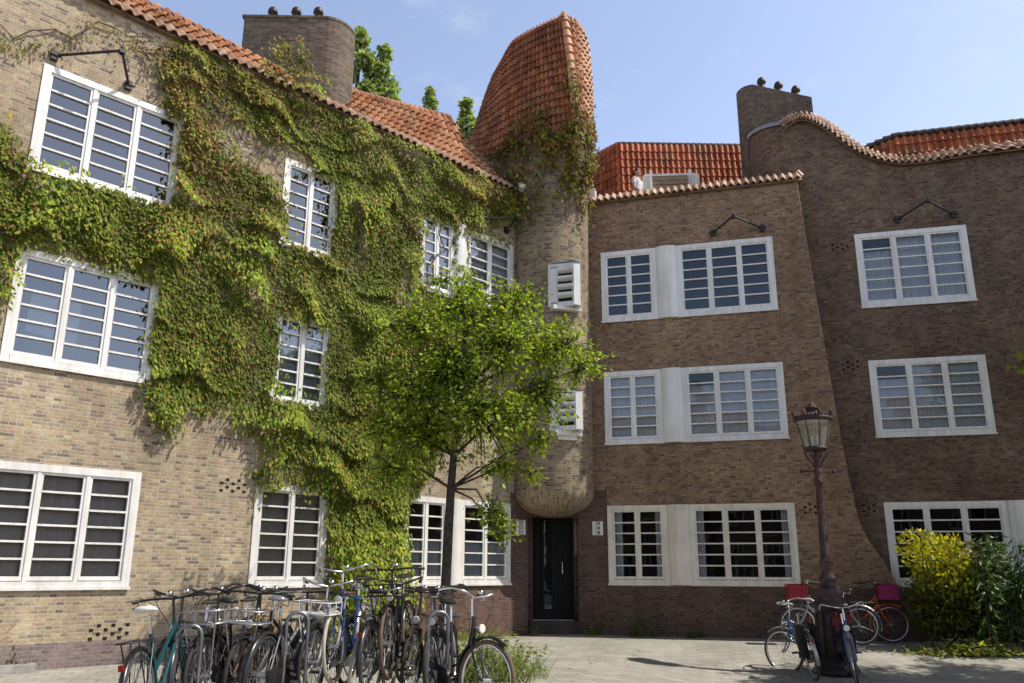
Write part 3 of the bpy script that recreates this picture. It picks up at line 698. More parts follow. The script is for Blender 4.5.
# tower wall: rings from the rounded foot up to the rim
def ring_at(z):
    pts = []
    for k in range(61):
        t = -150+275*k/60; a = R(t)
        c_ = Vector((.9*math.sin(a), -.9*math.cos(a), 0))
        if t <= 33: u = float(np.interp(t, iL, np.linspace(0, 1, len(iL)))); q = bL(u)
        else: u = float(np.interp(t, iR, np.linspace(0, 1, len(iR)))); q = bR(u)
        f = min(1, max(0, (z-9.3)/1.9)); f = f*f*(3-2*f)
        qi = Vector((q.x, q.y, 0)); qi = qi-qi.normalized()*.10
        p = c_.lerp(qi, f); pts.append((p, q.z))
    return pts
mb = MB(); rings = []
zs = [2.95,3.6,5,6.5,8,9.3,9.7,10.1,10.5,10.9,11.3]
def foot(k):                        # quarter ellipse closing the underside
    g = math.pi/2*(1-k/7); return .9*math.cos(g), 2.95-.50*math.sin(g)
for k in range(0, 7):
    r_, z = foot(k)
    rings.append([Vector((max(r_,.02)*math.sin(R(-150+275*i/60)), -max(r_,.02)*math.cos(R(-150+275*i/60)), z)) for i in range(61)])
for z in zs:
    g = ring_at(z); rings.append([Vector((p.x, p.y, z if z < 11 else qz+.03)) if z >= 11.3 else Vector((p.x, p.y, z)) for p, qz in g])
for j in range(len(rings)-1):
    a, b = rings[j], rings[j+1]
    for i in range(60):
        if j < 7:
            u0, u1 = R(-150+275*i/60)*.9, R(-150+275*(i+1)/60)*.9
            la = 2.95-.85*(1-j/7); lb = 2.95-.85*(1-(j+1)/7) 
            uv = [(la*1.0,u0),(la*1.0,u1),(lb,u1),(lb,u0)]; uv = [(q[1]*.0+q[0], q[1]) for q in uv]
            # header courses turn upright round the foot
        else:
            u0, u1 = R(-150+275*i/60)*.9, R(-150+275*(i+1)/60)*.9; uv = [(u0,a[i].z),(u1,a[i+1].z),(u1,b[i+1].z),(u0,b[i].z)]
        mb.add([a[i],a[i+1],b[i+1],b[i]], [(0,1,2,3)], uv=uv, sm=True)
w_ = mb.build('wall', M['brickT'], tw)
# weld so that the shaft shades smoothly
import bmesh
def weld(o, d=1e-4):
    b = bmesh.new(); b.from_mesh(o.data); bmesh.ops.remove_doubles(b, verts=b.verts, dist=d); b.to_mesh(o.data); b.free()
weld(w_)
mb = MB(); rr = [p for p in rings[-1]]
mb.tube([p+Vector((p.x,p.y,0)).normalized()*.09+Vector((0,0,-.04)) for p in rr], .045, 6); mb.build('rim_gutter', M['lead'], tw)
# louvred oriel lights on the shaft
def oriel(z0, z1, corbel, lab):
    ce = Vector((0.30,-.85,0)); nd_ = ce.normalized(); tx = Vector((-nd_.y, nd_.x, 0))   # tx points right
    mb = MB(); A = -tx*.36+nd_*.80; T = tx*.10+nd_*1.16; T2 = tx*.17+nd_*1.15; Bq = tx*.30+nd_*.80
    zv = lambda p, z: Vector((p.x, p.y, z))
    # white corner posts, head, sill
    for p, s_ in ((A, .05), (T, .05), (T2, .045), (Bq, .05)): mb.obox(zv(p, (z0+z1)/2), tx*s_, nd_*.05, Vector((0,0,(z1-z0)/2)))
    for z, h in ((z1-.04,.05),(z0+.04,.05)):
        for p, q in ((A, T), (T2, Bq)):
            d_ = (q-p); l = d_.length/2; d_.normalize(); nn = Vector((d_.y,-d_.x,0)); mb.obox(zv((p+q)/2+nn*.015, z), d_*l, nn*.05, Vector((0,0,h)))
    d_ = (Bq-T2); l = d_.length/2; d_.normalize(); nn = Vector((d_.y,-d_.x,0)); mb.obox(zv((Bq+T2)/2-nn*.01, (z0+z1)/2), d_*l, nn*.03, Vector((0,0,(z1-z0)/2-.02)))
    d_ = (T-A); l = d_.length/2; d_.normalize(); nn = Vector((d_.y,-d_.x,0)); mid = (A+T)/2
    o = None
    for k in range(4):
        zc = z0+.1+(z1-z0-.2)*(k+.5)/4; mb.obox(zv(mid+nn*.0, zc+.055), d_*l, nn*.05+Vector((0,0,.035)), Vector((0,0,.030)))
    mb.obox(zv(mid-d_*l*.62+nn*.02, (z0+z1)/2), d_*l*.28, nn*.045, Vector((0,0,(z1-z0)/2-.04)))
    if corbel:
        for i, (w2, h) in enumerate(((.30,.07),(.22,.08),(.13,.09))):
            zb = z0-.06-.09*i; mb.obox(zv(nd_*(.86-.03*i)+tx*-.03, zb), tx*w2, nd_*(.17-.045*i), Vector((0,0,.05)))
    else: mb.obox(zv(nd_*.88+tx*-.03, z0-.04), tx*.34, nd_*.16, Vector((0,0,.045)))
    o = mb.build('louvre_window', M['whiteL'], tw)
    k_ = MB(); k_.obox(zv(mid-nn*.05, (z0+z1)/2), d_*l, nn*.02, Vector((0,0,(z1-z0)/2-.03))); k_.build('dark_opening', M['hole'], o)
    k_ = MB(); pr = [A-tx*.06-nd_*.04, T-tx*.02+nd_*.07, T2+tx*.03+nd_*.06, Bq+tx*.06-nd_*.05]
    k_.add([zv(p, z1+.012) for p in pr]+[zv(p, z1+.06) for p in pr], [(3,2,1,0),(4,5,6,7),(0,1,5,4),(1,2,6,5),(2,3,7,6),(3,0,4,7)]); k_.build('lead_hood', M['lead'], o)
oriel(7.0, 7.98, False, 1); oriel(4.22, 5.05, True, 2)
mb = MB(); c = Vector((-.72,-.62,10.05)); mb.ball(c, .09, 10, sz=1.5); mb.obox(c+Vector((.06,.06,0)), (.05,0,0), (0,.05,0), (0,0,.1)); mb.build('wall_lamp', M['whiteL'], tw)
# entrance recess under the tower
mb = MB()
DL, DR = Vector((.40,19.60,0))-TO, Vector((1.50,19.60,0))-TO
mb.box(DL.x-.3, DL.x+.08, .62, .95, 0, 3.1); mb.box(DR.x-.10, DR.x+.3, .62, .95, 0, 3.1); mb.box(DL.x+.08, DR.x-.10, .64, .95, 2.62, 3.1)
mb.build('door_surround', M['brickD'], tw)
mb = MB(); mb.box(DL.x+.0, DR.x+.05, .22, .66, 0, .265); mb.build('door_step', M['brickS'], tw)
x0, x1 = DL.x+.082, DR.x-.102; yd = .67
mb = MB(); mb.box(x0, x1, yd, yd+.06, .27, 2.62)
for t in (.06, .62, .74, .86): mb.box(x0+(x1-x0)*t, x0+(x1-x0)*(t+.035), yd-.035, yd-.001, .45, 2.55)
mb.box(x0, x1, yd-.03, yd-.002, .27, .43)
for t in (.22, .46): mb.box(x0+(x1-x0)*t, x0+(x1-x0)*(t+.06), yd-.05, yd-.001, .5, 2.55)
for k in range(8): mb.box(x0+(x1-x0)*.28, x0+(x1-x0)*.46, yd-.03, yd-.012, .6+.25*k, .63+.25*k)
dr = mb.build('door', M['door'], tw)
mb = MB(); mb.add([(x0+(x1-x0)*.28,yd-.01,.5),(x0+(x1-x0)*.46,yd-.01,.5),(x0+(x1-x0)*.46,yd-.01,2.5),(x0+(x1-x0)*.28,yd-.01,2.5)], [(0,1,2,3)]); mb.build('door_glass', M['glass'], dr)
mb = MB(); mb.tube([(x0+.72*(x1-x0),yd-.07,1.25),(x0+.72*(x1-x0),yd-.07,1.5)], .014, 8); mb.box(x0+.70*(x1-x0), x0+.74*(x1-x0), yd-.06, yd-.03, 1.3, 1.34); mb.build('door_handle', M['chrome'], dr)
mb = MB(); mb.box(DR.x-.085, DR.x-.02, .58, .618, 1.65, 2.4); mb.build('sunlit_jamb_strip', M['wood'], tw)  # tan strip put in for sunlight falling on the door jamb

# house number plates
def plate(name, label, org, ang, x, z, w, h, rows):
    o = thing(name, label, 'sign', org, ang)
    mb = MB(); mb.box(x-w/2, x+w/2, -.018, -.002, z-h/2, z+h/2); pl = mb.build('plate', M['whiteL'], o, 'bevel')
    n = len(rows)
    for i, tx in enumerate(rows):
        text_mesh('numerals', tx, h/n*1.12, M['sgn'], o, (x, -.021, z+h/2-h/n*(i+.5)), (R(90),0,0), (w/h*1.05*.85,1,1), .0025)
M['sgn'] = mat('sign_blue_black', (.015,.02,.06), .4)
plate('house_number_sign', 'small white number plate on the pier left of the dark door', L0, LA, -.84, 2.22, .30, .31, ['121', '121', '111'])
plate('house_number_sign', 'small white number plate with nine dark figures right of the dark door', R0, RA, 1.17, 2.22, .235, .30, ['134', '134', '138'])

# ------------------------------------------------------------------ ground
mb = MB(); mb.add([(-300,-300,-.30),(300,-300,-.30),(300,300,-.30),(-300,300,-.30)], [(0,1,2,3)]); tag(mb.build('ground', M['ground']), kind='structure')
def sstep(t): t = min(1, max(0, t)); return t*t*(3-2*t)
def gz(x, y): return -.26*sstep((16.6-y)/3.4)*sstep((x-1)/2.5)
mb = MB(); gx = [-16+.5*k for k in range(81)]; gy = [-3+.5*k for k in range(48)]; keepv = {}
for a, x in enumerate(gx):
    for b, y in enumerate(gy): keepv[a, b] = (x, y, gz(x, y))
vs = [keepv[a, b] for a in range(81) for b in range(48)]
mb.add(vs, [(a*48+b, (a+1)*48+b, (a+1)*48+b+1, a*48+b+1) for a in range(80) for b in range(47)], uv=[(v[0], v[1]) for v in vs], sm=True)
tag(mb.build('pavement', M['paving']), kind='structure')
def kerb(p, q, w=.09, h=.1):
    p = Vector(p); q = Vector(q); d = (q-p); l = d.length/2; d.normalize(); n = Vector((-d.y,d.x,0))
    mb = MB(); mb.obox((p+q)/2+Vector((0,0,h/2)), d*l, n*w/2, Vector((0,0,h/2))); return mb.build('kerb', M['stone'], None, 'bevel')
tag(kerb((-8.2,10.2,0), (-6.25,11.78,0)), kind='structure'); tag(kerb((-6.25,11.80,0), (-6.55,12.1,0)), kind='structure')
mb = MB(); mb.add([(-9.4,8.9,.05),(-6.3,11.85,.05),(-6.72,12.0,.07),(-9.8,8.9,.07)], [(0,1,2,3)]); tag(mb.build('planting_soil', M['soil']), kind='structure')

# leaves and crumbs of moss lying on the paving
n = 420; px_, py_ = rng.uniform(-7, 9, n), rng.uniform(8.5, 18.5, n); ok_ = (py_ < 18.2+.98*px_) & (py_ < 19-.29*px_); px_, py_ = px_[ok_], py_[ok_]; n = len(px_)
lo = leaf_mesh('fallen_leaves', np.stack([px_, py_, np.array([gz(a, b) for a, b in zip(px_, py_)])+.006], 1), rng.standard_normal((n,3))*np.array([1,1,.05]), np.tile([0,0,1.], (n,1))+.15*rng.standard_normal((n,3)), rng.uniform(.03,.075,n), np.clip(pick([(.22,.20,.05),(.16,.10,.04),(.14,.17,.04),(.30,.24,.10)], n), .01, 1), M['leaf'])
tag(lo, kind='stuff')
# ------------------------------------------------------------------ vine on the left wing
GV = [(.16,.235,.02),(.24,.305,.03),(.32,.36,.045),(.10,.155,.017),(.37,.34,.05)]
RV = [(.28,.16,.045),(.36,.19,.075),(.21,.115,.035),(.34,.25,.055),(.31,.25,.045)]
V1 = [(9.43,10.0),(8.7,9.97),(7.77,9.95),(6.97,10.0),(5.74,10.0),(4.54,10.0),(3.09,10.0),(1.28,10.02),(1.0,9.6),(1.6,9.1),(2.61,8.75),(3.03,8.62),(3.3,8.5),(3.40,8.2),(3.92,8.0),(3.85,7.11),(3.0,6.91),(2.45,6.98),(1.9,6.9),(1.83,6.46),(2.41,5.23),(3.0,4.3),(3.5,3.3),(3.98,2.64),(4.08,1.77),(4.0,0.0),(5.9,0.0),(5.66,1.1),(5.79,1.81),(5.83,2.41),(6.37,2.46),(6.44,2.83),(6.82,2.77),(6.94,2.43),(7.18,2.61),(7.26,2.9),(7.16,3.16),(7.37,3.47),(7.7,3.68),(7.97,4.01),(8.23,3.68),(8.41,3.83),(8.66,3.88),(8.8,3.35),(8.96,3.44),(9.12,3.69),(9.24,4.03),(9.38,4.58),(9.3,5.43),(9.16,5.67),(9.67,5.7),(10.13,5.79),(10.57,5.86),(10.97,5.8),(11.23,5.74),(11.2,5.08),(11.4,4.75),(11.84,5.64),(12.6,5.9),(13.5,6.2),(13.5,7.5),(12.12,7.51),(11.74,7.51),(11.55,7.27),(11.35,7.03),(10.86,7.01),(10.28,6.99),(9.5,7.02),(9.35,7.64),(9.25,8.4),(9.42,8.86),(9.61,9.33)]
V2 = [(13.4,8.4),(12.27,8.49),(11.92,8.74),(11.41,8.96),(10.97,9.4),(10.71,9.75),(10.49,9.8),(10.31,9.65),(9.82,9.71),(9.34,9.95),(9.29,8.73),(9.52,9.28),(9.95,9.36),(10.37,9.52),(10.68,9.46),(10.87,9.24),(11.32,8.84),(12.24,8.33),(13.4,8.2)]
BARE = [(8.55,8.85),(8.02,8.95),(7.65,8.9),(7.1,8.95),(6.6,8.75),(6.95,7.7),(7.61,8.14),(8.05,8.27),(8.42,8.51)]
vine = thing('climbing_vine', 'green and russet climbing vine covering the sunlit yellow brick wing', 'climbing plant', L0, LA)
def vine_leaves(poly, dens, thick, redbias, sz=(.075,.14), bushy=None, seed=1):
    xs = [p[0] for p in poly]; ys = [p[1] for p in poly]
    n = int((max(xs)-min(xs))*(max(ys)-min(ys))*dens)
    s = rng.uniform(min(xs), max(xs), n); z = rng.uniform(min(ys), max(ys), n)
    js = s+.10*rng.standard_normal(n); jz = z+.10*rng.standard_normal(n)
    keep = inpoly(js, jz, poly)
    bare = inpoly(js, jz, BARE); keep &= ~(bare & (rng.random(n) > .07))
    # windows stay mostly open
    for w in Lw:
        x0, x1 = -w[1], -w[0]
        ins = (s > x0+.08) & (s < x1-.08) & (z > w[2]+.10) & (z < w[3]-.10)
        edge_ = (np.minimum(np.minimum(s-x0, x1-s), np.minimum(z-w[2], w[3]-z)) < .28)
        keep &= ~(ins & ~(edge_ & (rng.random(n) < .08)))
    dn = vnoise(s, z, 2.6, seed); keep &= rng.random(n) < np.clip(.80+.42*dn, .12, 1)
    s, z = s[keep], z[keep]; n = len(s)
    lump = .35+.45*vnoise(s, z, 4.2, seed+5)+.3*vnoise(s*1.6, z*.8, 2.0, seed+6)
    drape = (z*1.15+.55*vnoise(s, z, 1.5, seed+7)+.35*vnoise(s, z*.5, 4.5, seed+8)) % 1.0      # each tier swells downwards, then steps back under the next
    o = .03+1.6*thick*np.clip(lump, .08, 1.4)*(.25+1.0*(1-drape)**1.3)*rng.random(n)**.5
    if bushy is not None: o += bushy(s, z)*rng.random(n)
    C = np.stack([-s, -o, z], 1)
    T = np.stack([.45*rng.standard_normal(n), -.35-.3*rng.random(n), -1+.35*rng.standard_normal(n)], 1)
    N = np.stack([.45*rng.standard_normal(n), -1+.3*rng.standard_normal(n), .55+.4*rng.standard_normal(n)], 1)
    pr = np.clip(redbias(s, z)+.22*vnoise(s, z, 1.7, seed+9)+.10*vnoise(s, z, 6, seed+3), .03, .95)
    isr = rng.random(n) < pr
    col = np.where(isr[:, None], pick(RV, n), pick(GV, n, [.28,.28,.2,.12,.12]))
    col *= np.clip(.46+.62*(o/(thick+.03)), .36, 1.25)[:, None]  # inner leaves darkened: depth shading painted into the leaf colour
    return C, T, N, rng.uniform(*sz, n), np.clip(col, .004, 1)
def rb(s, z): return np.clip(.10+.5*np.exp(-((s-9.0)**2/1.0+(z-8.4)**2/1.4))+.35*np.exp(-((s-7.6)**2/.7+(z-7.8)**2/1.0))+.22*(z > 9.4)-.2*(z < 4.5), .0, .9)
def bush(s, z): return .45*np.exp(-((s-4.9)**2/.8+(z-.9)**2/1.2))+.12*(z < 2)
PIER = [(2.45,7.05),(3.05,7.0),(3.12,8.8),(2.2,8.9),(1.3,8.75),(1.25,8.5),(2.3,8.45)]
TUFT = [(6.55,10.0),(7.95,10.0),(7.7,10.75),(7.25,11.1),(6.95,10.95),(6.7,10.45)]
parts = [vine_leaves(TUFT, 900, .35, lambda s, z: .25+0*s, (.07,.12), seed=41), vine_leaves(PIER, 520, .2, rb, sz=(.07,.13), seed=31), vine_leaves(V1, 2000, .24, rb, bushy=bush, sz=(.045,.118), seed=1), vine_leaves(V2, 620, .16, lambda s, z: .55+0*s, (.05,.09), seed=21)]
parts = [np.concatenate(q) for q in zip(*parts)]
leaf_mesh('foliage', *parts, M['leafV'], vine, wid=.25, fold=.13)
mb = MB()
def stemline(pts, r):
    P = [(-s, -.035-.03*random.random(), z) for s, z in pts]; mb.tube(P, [r*(1-.6*k/len(P)) for k in range(len(P))], 5)
def wander(s, z, s2, z2, n=14, j=.09): return [(s+(s2-s)*k/n+random.gauss(0, j)*(0 < k < n), z+(z2-z)*k/n+random.gauss(0, j)*(0 < k < n)) for k in range(n+1)]
for a in ((4.9,0,5.1,3.2,.05),(5.1,3.2,4.6,9.6,.035),(5.1,3.2,7.5,3.9,.03),(7.5,3.9,7.6,5.6,.03),(7.6,5.6,8.9,9.6,.028),(7.6,5.6,12.4,7.0,.026),(4.8,1,4.2,5.4,.03),(4.2,5.4,2.9,9.4,.026),(8.9,9.6,10.4,9.7,.02),(10.4,9.7,12.9,8.4,.018),(9.3,9.9,9.0,8.8,.02),(10.2,9.9,9.5,8.7,.014),(8.6,9.0,7.2,8.4,.014),(8.5,8.9,7.4,9.4,.012),(8.4,8.4,7.3,8.9,.01),(9.8,9.6,9.4,8.9,.012),(8.6,4.6,8.8,3.4,.01),(2.3,9.2,1.4,9.2,.012),(5.6,2.6,6.9,2.7,.012)):
    stemline(wander(*a[:4]), a[4])
mb.build('stem', M['barkv'], vine)

# ------------------------------------------------------------------ vine on the tower
tv = thing('climbing_vine', 'russet climbing vine draped over the rim and tiles of the round stair tower', 'climbing plant', tuple(TO), 0)
n = 26000; t = rng.uniform(-110, 95, n); z = rng.uniform(9.0, 13.6, n)
def tw_pt(tt, zz):
    C = np.zeros((len(tt), 3)); N = np.zeros((len(tt), 3))
    for i, (a, h) in enumerate(zip(tt, zz)):
        if a <= 33: u = float(np.interp(a, iL, np.linspace(0, 1, len(iL)))); B_, T_ = bL(u), tL(u); hf = hL
        else: u = float(np.interp(a, iR, np.linspace(0, 1, len(iR)))); B_, T_ = bR(u), tR(u); hf = hR
        if h > B_.z: p = hf(u, min(1, (h-B_.z)/(T_.z-B_.z)))
        else:
            c_ = Vector((.9*math.sin(R(a)), -.9*math.cos(R(a)), 0)); f = min(1, max(0, (h-9.3)/1.9)); f = f*f*(3-2*f); p = c_.lerp(Vector((B_.x,B_.y,0)), f)
        nn = Vector((p.x,p.y,0)).normalized(); C[i] = (p.x, p.y, h); N[i] = nn
    return C, N
# density: a collar along the rim, a trail up the hip, a beard hanging on the right-hand front
ang = np.abs(t-30)
wv = .35*vnoise(t/22, z*0, 3.0, 12)
col_ = np.exp(-((z-11.30-wv)**2/(.10+.14*np.clip((t+80)/100, 0, 1))))*np.clip((t+80)/35, 0, 1)*np.clip((66-t)/16, 0, 1)
trail = np.exp(-(ang/9)**2)*(z > 11)*np.clip((13.2-z)/1.2, 0, 1)*.9
beard = np.exp(-((t-22-6*(11-z))/26)**2)*(z < 11.5)*np.clip((z-9.45)/1.0, 0, 1)
left = np.exp(-((t+45)/26)**2)*np.exp(-((z-10.2)**2/.7))*.7
right_ = np.exp(-((t-52)/12)**2)*np.exp(-((z-10.6)**2/.7))*.8
p = np.clip(col_+trail+beard*.9+left+right_, 0, 1)*np.clip(.62+.75*vnoise(t/14, z, 3.3, 8), .03, 1)
k = rng.random(n) < p; t, z = t[k], z[k]; n = len(t); C, N0 = tw_pt(t, z)
C += N0*(.03+.26*rng.random((n, 1)))
T = np.stack([.5*rng.standard_normal(n), .3*rng.standard_normal(n), -1+.4*rng.standard_normal(n)], 1); N = N0+.5*rng.standard_normal((n, 3))+np.array([0,0,.4])
col = np.where((rng.random(n) < .75)[:, None], pick(RV+[(.24,.17,.06),(.17,.12,.05)], n)*.8, pick(GV, n))
leaf_mesh('foliage', C, T, N, rng.uniform(.07, .14, n), np.clip(col*.85, .004, 1), M['leafV'], tv, wid=.3)
mb = MB()
for a0, z0, a1, z1 in ((-30,9.2,10,11.3),(10,11.3,33,13),(20,9.2,30,11.4),(-70,9.8,-20,11.2),(40,9.9,30,11.3),(10,11.2,-40,11.5)):
    q = [(a0+(a1-a0)*k/12+random.gauss(0, 2), z0+(z1-z0)*k/12) for k in range(13)]; C2, N2 = tw_pt([x[0] for x in q], [x[1] for x in q])
    mb.tube([Vector(c_)+Vector(nn)*.05 for c_, nn in zip(C2, N2)], .016, 5)
mb.build('stem', M['barkv'], tv)

# ------------------------------------------------------------------ trees
def tree(name, label, loc, trunk, lobes, nleaf, cols, lsz=(.06,.11), r0=.13, limbs_from=None, group=None, twig=True, wts=None, jit=.2, cat='tree', spread=1.12):
    """trunk: list of (x,y,z) from the base; lobes: (x,y,z,r). Each lobe gets a limb, twigs and leaf sprays"""
    o = thing(name, label, cat, loc, 0, group); mb = MB()
    tp = [Vector(p) for p in trunk]; n = len(tp)
    mb.tube(tp, [r0*(1.25 if i == 0 else 1-.75*i/(n-1)) for i in range(n)], 10)
    CS, TS_, SZ = [], [], []
    tot = sum(l[3]**2.2 for l in lobes)
    for (x, y, z, r) in lobes:
        c = Vector((x,y,z)); best = min((p for p in tp[1:] if p.z < z+.9), key=lambda p: abs(p.z-(z-.25-.35*Vector((p.x-x,p.y-y,0)).length)) + (2 if p.z < tp[-1].z*.42 else 0), default=tp[1])
        mid = best.lerp(c, .55)+Vector((random.gauss(0,.08),random.gauss(0,.08),.14+.12*max(0, best.z-z))); mb.tube([best, mid, c], [.030*r+.014, .024*r+.009, .007], 6)
        m_ = max(6, int(nleaf*r**2.2/tot)); ntw = max(7, m_//13)
        for _ in range(ntw):
            d = Vector((random.gauss(0,1), random.gauss(0,1), random.gauss(0,.85)+.12)).normalized(); e = c+d*r*random.uniform(.45, spread)
            st = c+(e-c)*.15; b = (st+e)/2+Vector((0,0,.05*r))
            if twig: mb.tube([st, b, e], [.010,.007,.003], 4, caps=False)
            for _k in range(max(3, m_//ntw)):
                q = random.random()**.6; p_ = st.lerp(e, q)+Vector((random.gauss(0,.075),random.gauss(0,.075),random.gauss(0,.06)))*max(.8, r)
                CS.append(p_); TS_.append(d*.6+Vector((random.gauss(0,.5),random.gauss(0,.5),-.35+random.gauss(0,.4)))); SZ.append(random.uniform(*lsz))
    mb.build('trunk', M['bark'], o)
    C = np.array(CS); T = np.array(TS_); n = len(C); N = rng.standard_normal((n,3))*.6+np.array([0,-.25,.9])
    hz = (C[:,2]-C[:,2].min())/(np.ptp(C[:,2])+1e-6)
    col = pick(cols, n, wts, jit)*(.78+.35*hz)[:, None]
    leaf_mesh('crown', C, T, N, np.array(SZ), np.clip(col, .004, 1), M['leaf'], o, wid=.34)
    return o
TG = [(.23,.30,.03),(.33,.41,.04),(.42,.48,.07),(.13,.185,.022)]
TX, TY = -1.0, 13.0
lob = [(-.92,5.45,.42),(-1.47,4.95,.48),(-.52,5.25,.42),(.05,5.35,.42),(.38,4.95,.48),(.82,4.70,.42),(1.06,4.28,.32),(-.19,4.55,.62),(-.98,4.35,.66),(-1.6,3.9,.58),(.5,4.0,.46),(-.49,3.55,.60),(-1.26,3.35,.56),(-1.95,3.45,.45),(.05,3.5,.40),(-.12,2.85,.26),(-1.75,2.75,.36),(-.30,2.15,.26),(-.15,1.85,.2),(-.62,5.75,.22),(-1.15,5.75,.2),(.45,3.2,.22),(.25,2.75,.18),(-2.1,4.2,.3)]
lobes = [(x-TX, random.uniform(-.75,.55)*min(1, r*2), z, r) for x, z, r in lob]
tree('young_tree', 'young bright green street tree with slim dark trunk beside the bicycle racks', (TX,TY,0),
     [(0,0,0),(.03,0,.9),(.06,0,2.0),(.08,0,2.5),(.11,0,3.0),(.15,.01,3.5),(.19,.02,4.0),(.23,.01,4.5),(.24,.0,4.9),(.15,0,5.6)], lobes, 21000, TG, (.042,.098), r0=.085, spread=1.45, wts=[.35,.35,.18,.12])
# ivy tufts on its trunk
# tall poplars far behind the roofs
PG = [(.30,.36,.17),(.42,.48,.25),(.20,.25,.11)]
def poplar(x, y, zt, w, lab):
    L = []
    for k in range(46):
        f = k/45; z = zt-8+7.7*f; L.append((random.uniform(-w,w)*.95*(1.05-f**4), random.uniform(-w,w)*.6, z, w*random.uniform(.32,.6)*(1.1-.5*f*f)))
    tree('poplar_tree', lab, (x,y,0), [(0,0,0),(0,0,zt*.5),(0,0,zt*.985)], L, 13000, PG, (.18,.34), .35, group='poplars behind the roofs')
poplar(-9.35,45,33.4,1.0,'left of two tall stems of poplar showing just right of the left chimney')
poplar(-7.95,45.6,32.6,.95,'poplar with ragged top standing between the left chimney and the tiled roof ridge')
poplar(-4.95,45,29.2,.55,'small poplar tip peeping over the middle of the red ridge')
poplar(-2.75,45.5,28.9,.75,'poplar tip against the left edge of the red tower roof')
# the tree outside the right edge of the picture, whose shade falls on the paving and whose twig tips show
RL = []
def in_view(x, y, z): d = y*.9647+(z-1.274)*.2634; return 512+846.3*x/d < 1034
kx, ky = math.cos(R(-7.5))/math.tan(R(53)), math.sin(R(-7.5))/math.tan(R(53))
while len(RL) < 122:
    gx, gy, z, r = (random.uniform(3.4,9.8), random.uniform(10.2,14.5), random.uniform(4.2,8.8), random.uniform(.6,.95)) if len(RL) < 90 else (random.uniform(3.4,5.6), random.uniform(11.0,14.2), random.uniform(6.8,9.2), random.uniform(.5,.8))
    x, y = gx+kx*z, gy+ky*z
    if gx > 3.0+.8*(gy-12.2) and x < 13 and not in_view(x-1.35*r, y, z): RL.append((x-11.0, y-11.6, z, r))
RL += [(-3.62,.25,4.42,.24),(-3.3,.2,4.5,.3)]
tree('shade_tree', 'leafy tree twig reaching in from the edge beside the right-hand windows', (11.0,11.6,-.26), [(0,0,0),(.05,0,1.6),(0,.05,3.0),(.1,0,4.6),(0,0,6.2),(0,0,7.6)], RL, 40000, TG, (.09,.15), .17)

# ------------------------------------------------------------------ shrubs, weeds, cuttings
def shrub(name, label, loc, blobs, nleaf, cols, lsz, wts=None, mt='leaf', up=.3, wid=.3, group=None, top=None, cat='shrub', stems=14):
    o = thing(name, label, cat, loc, 0, group); CS, TS_ = [], []
    tot = sum(b[3]**2*b[4] for b in blobs)
    for (x,y,z,r,h) in blobs:
        m_ = int(nleaf*r*r*h/tot); g = rng.standard_normal((m_,3)); g = norm(g)*(rng.random((m_,1))**.33); g *= (.78+.22*rng.random((m_,1)))
        P = g*np.array([r,r,h])+np.array([x,y,z]); P = P[P[:,2] > .02]; CS.append(P); TS_.append(g[:len(P)]*.8+rng.standard_normal((len(P),3))*.5+np.array([0,0,up]))
    C = np.concatenate(CS); T = np.concatenate(TS_); n = len(C)
    ln = .5+.5*vnoise(C[:,0]*1.3+C[:,1], C[:,2], 5.0, 4); kp = rng.random(n) < np.clip(.35+.9*ln, .2, 1); C, T = C[kp], T[kp]; n = len(C)
    N = rng.standard_normal((n,3))*.7+np.array([0,-.5,.7]); col = pick(cols, n, wts)
    if top is not None: f = np.clip(top(C), 0, 1)[:,None]; col = col*(1-f)+pick([(.52,.46,.03),(.60,.52,.06),(.36,.36,.03)], n)*f
    mb = MB()
    for k in range(stems):
        b = random.choice(blobs); e = Vector((b[0]+random.gauss(0,b[3]*.4), b[1]+random.gauss(0,b[3]*.4), b[2]+b[4]*.5)); s = Vector((b[0]*.6+random.gauss(0,.1), b[1]*.6+random.gauss(0,.08), 0))
        mb.tube([s, s.lerp(e,.5)+Vector((0,0,.1)), e], [.014,.010,.004], 5)
    mb.build('stem', M['bark'], o)
    leaf_mesh('foliage', C, T, N, rng.uniform(*lsz, n), np.clip(col,.003,1), M[mt], o, wid=wid)
    return o
shrub('golden_shrub', 'dense yellow-topped shrub in front of the right-hand ground-floor window', (8.02,16.0,0),
      [(-.25,0,1.50,.58,.48),(-.6,-.1,1.74,.40,.36),(.1,0,1.65,.42,.36),(.0,.1,.8,.85,.75),(.45,0,1.25,.42,.42),(-.25,-.1,.55,.6,.5),(.5,-.1,.6,.55,.55)], 8500, [(.075,.085,.014),(.105,.115,.018),(.05,.06,.012)], (.06,.11), None, 'leaf', .4, .36,
      top=lambda C: np.clip((C[:,2]-.85)/.7, 0, 1)*(rng.random(len(C)) < .85)*np.clip(1.0-.9*np.clip(C[:,0], 0, 1), .25, 1))
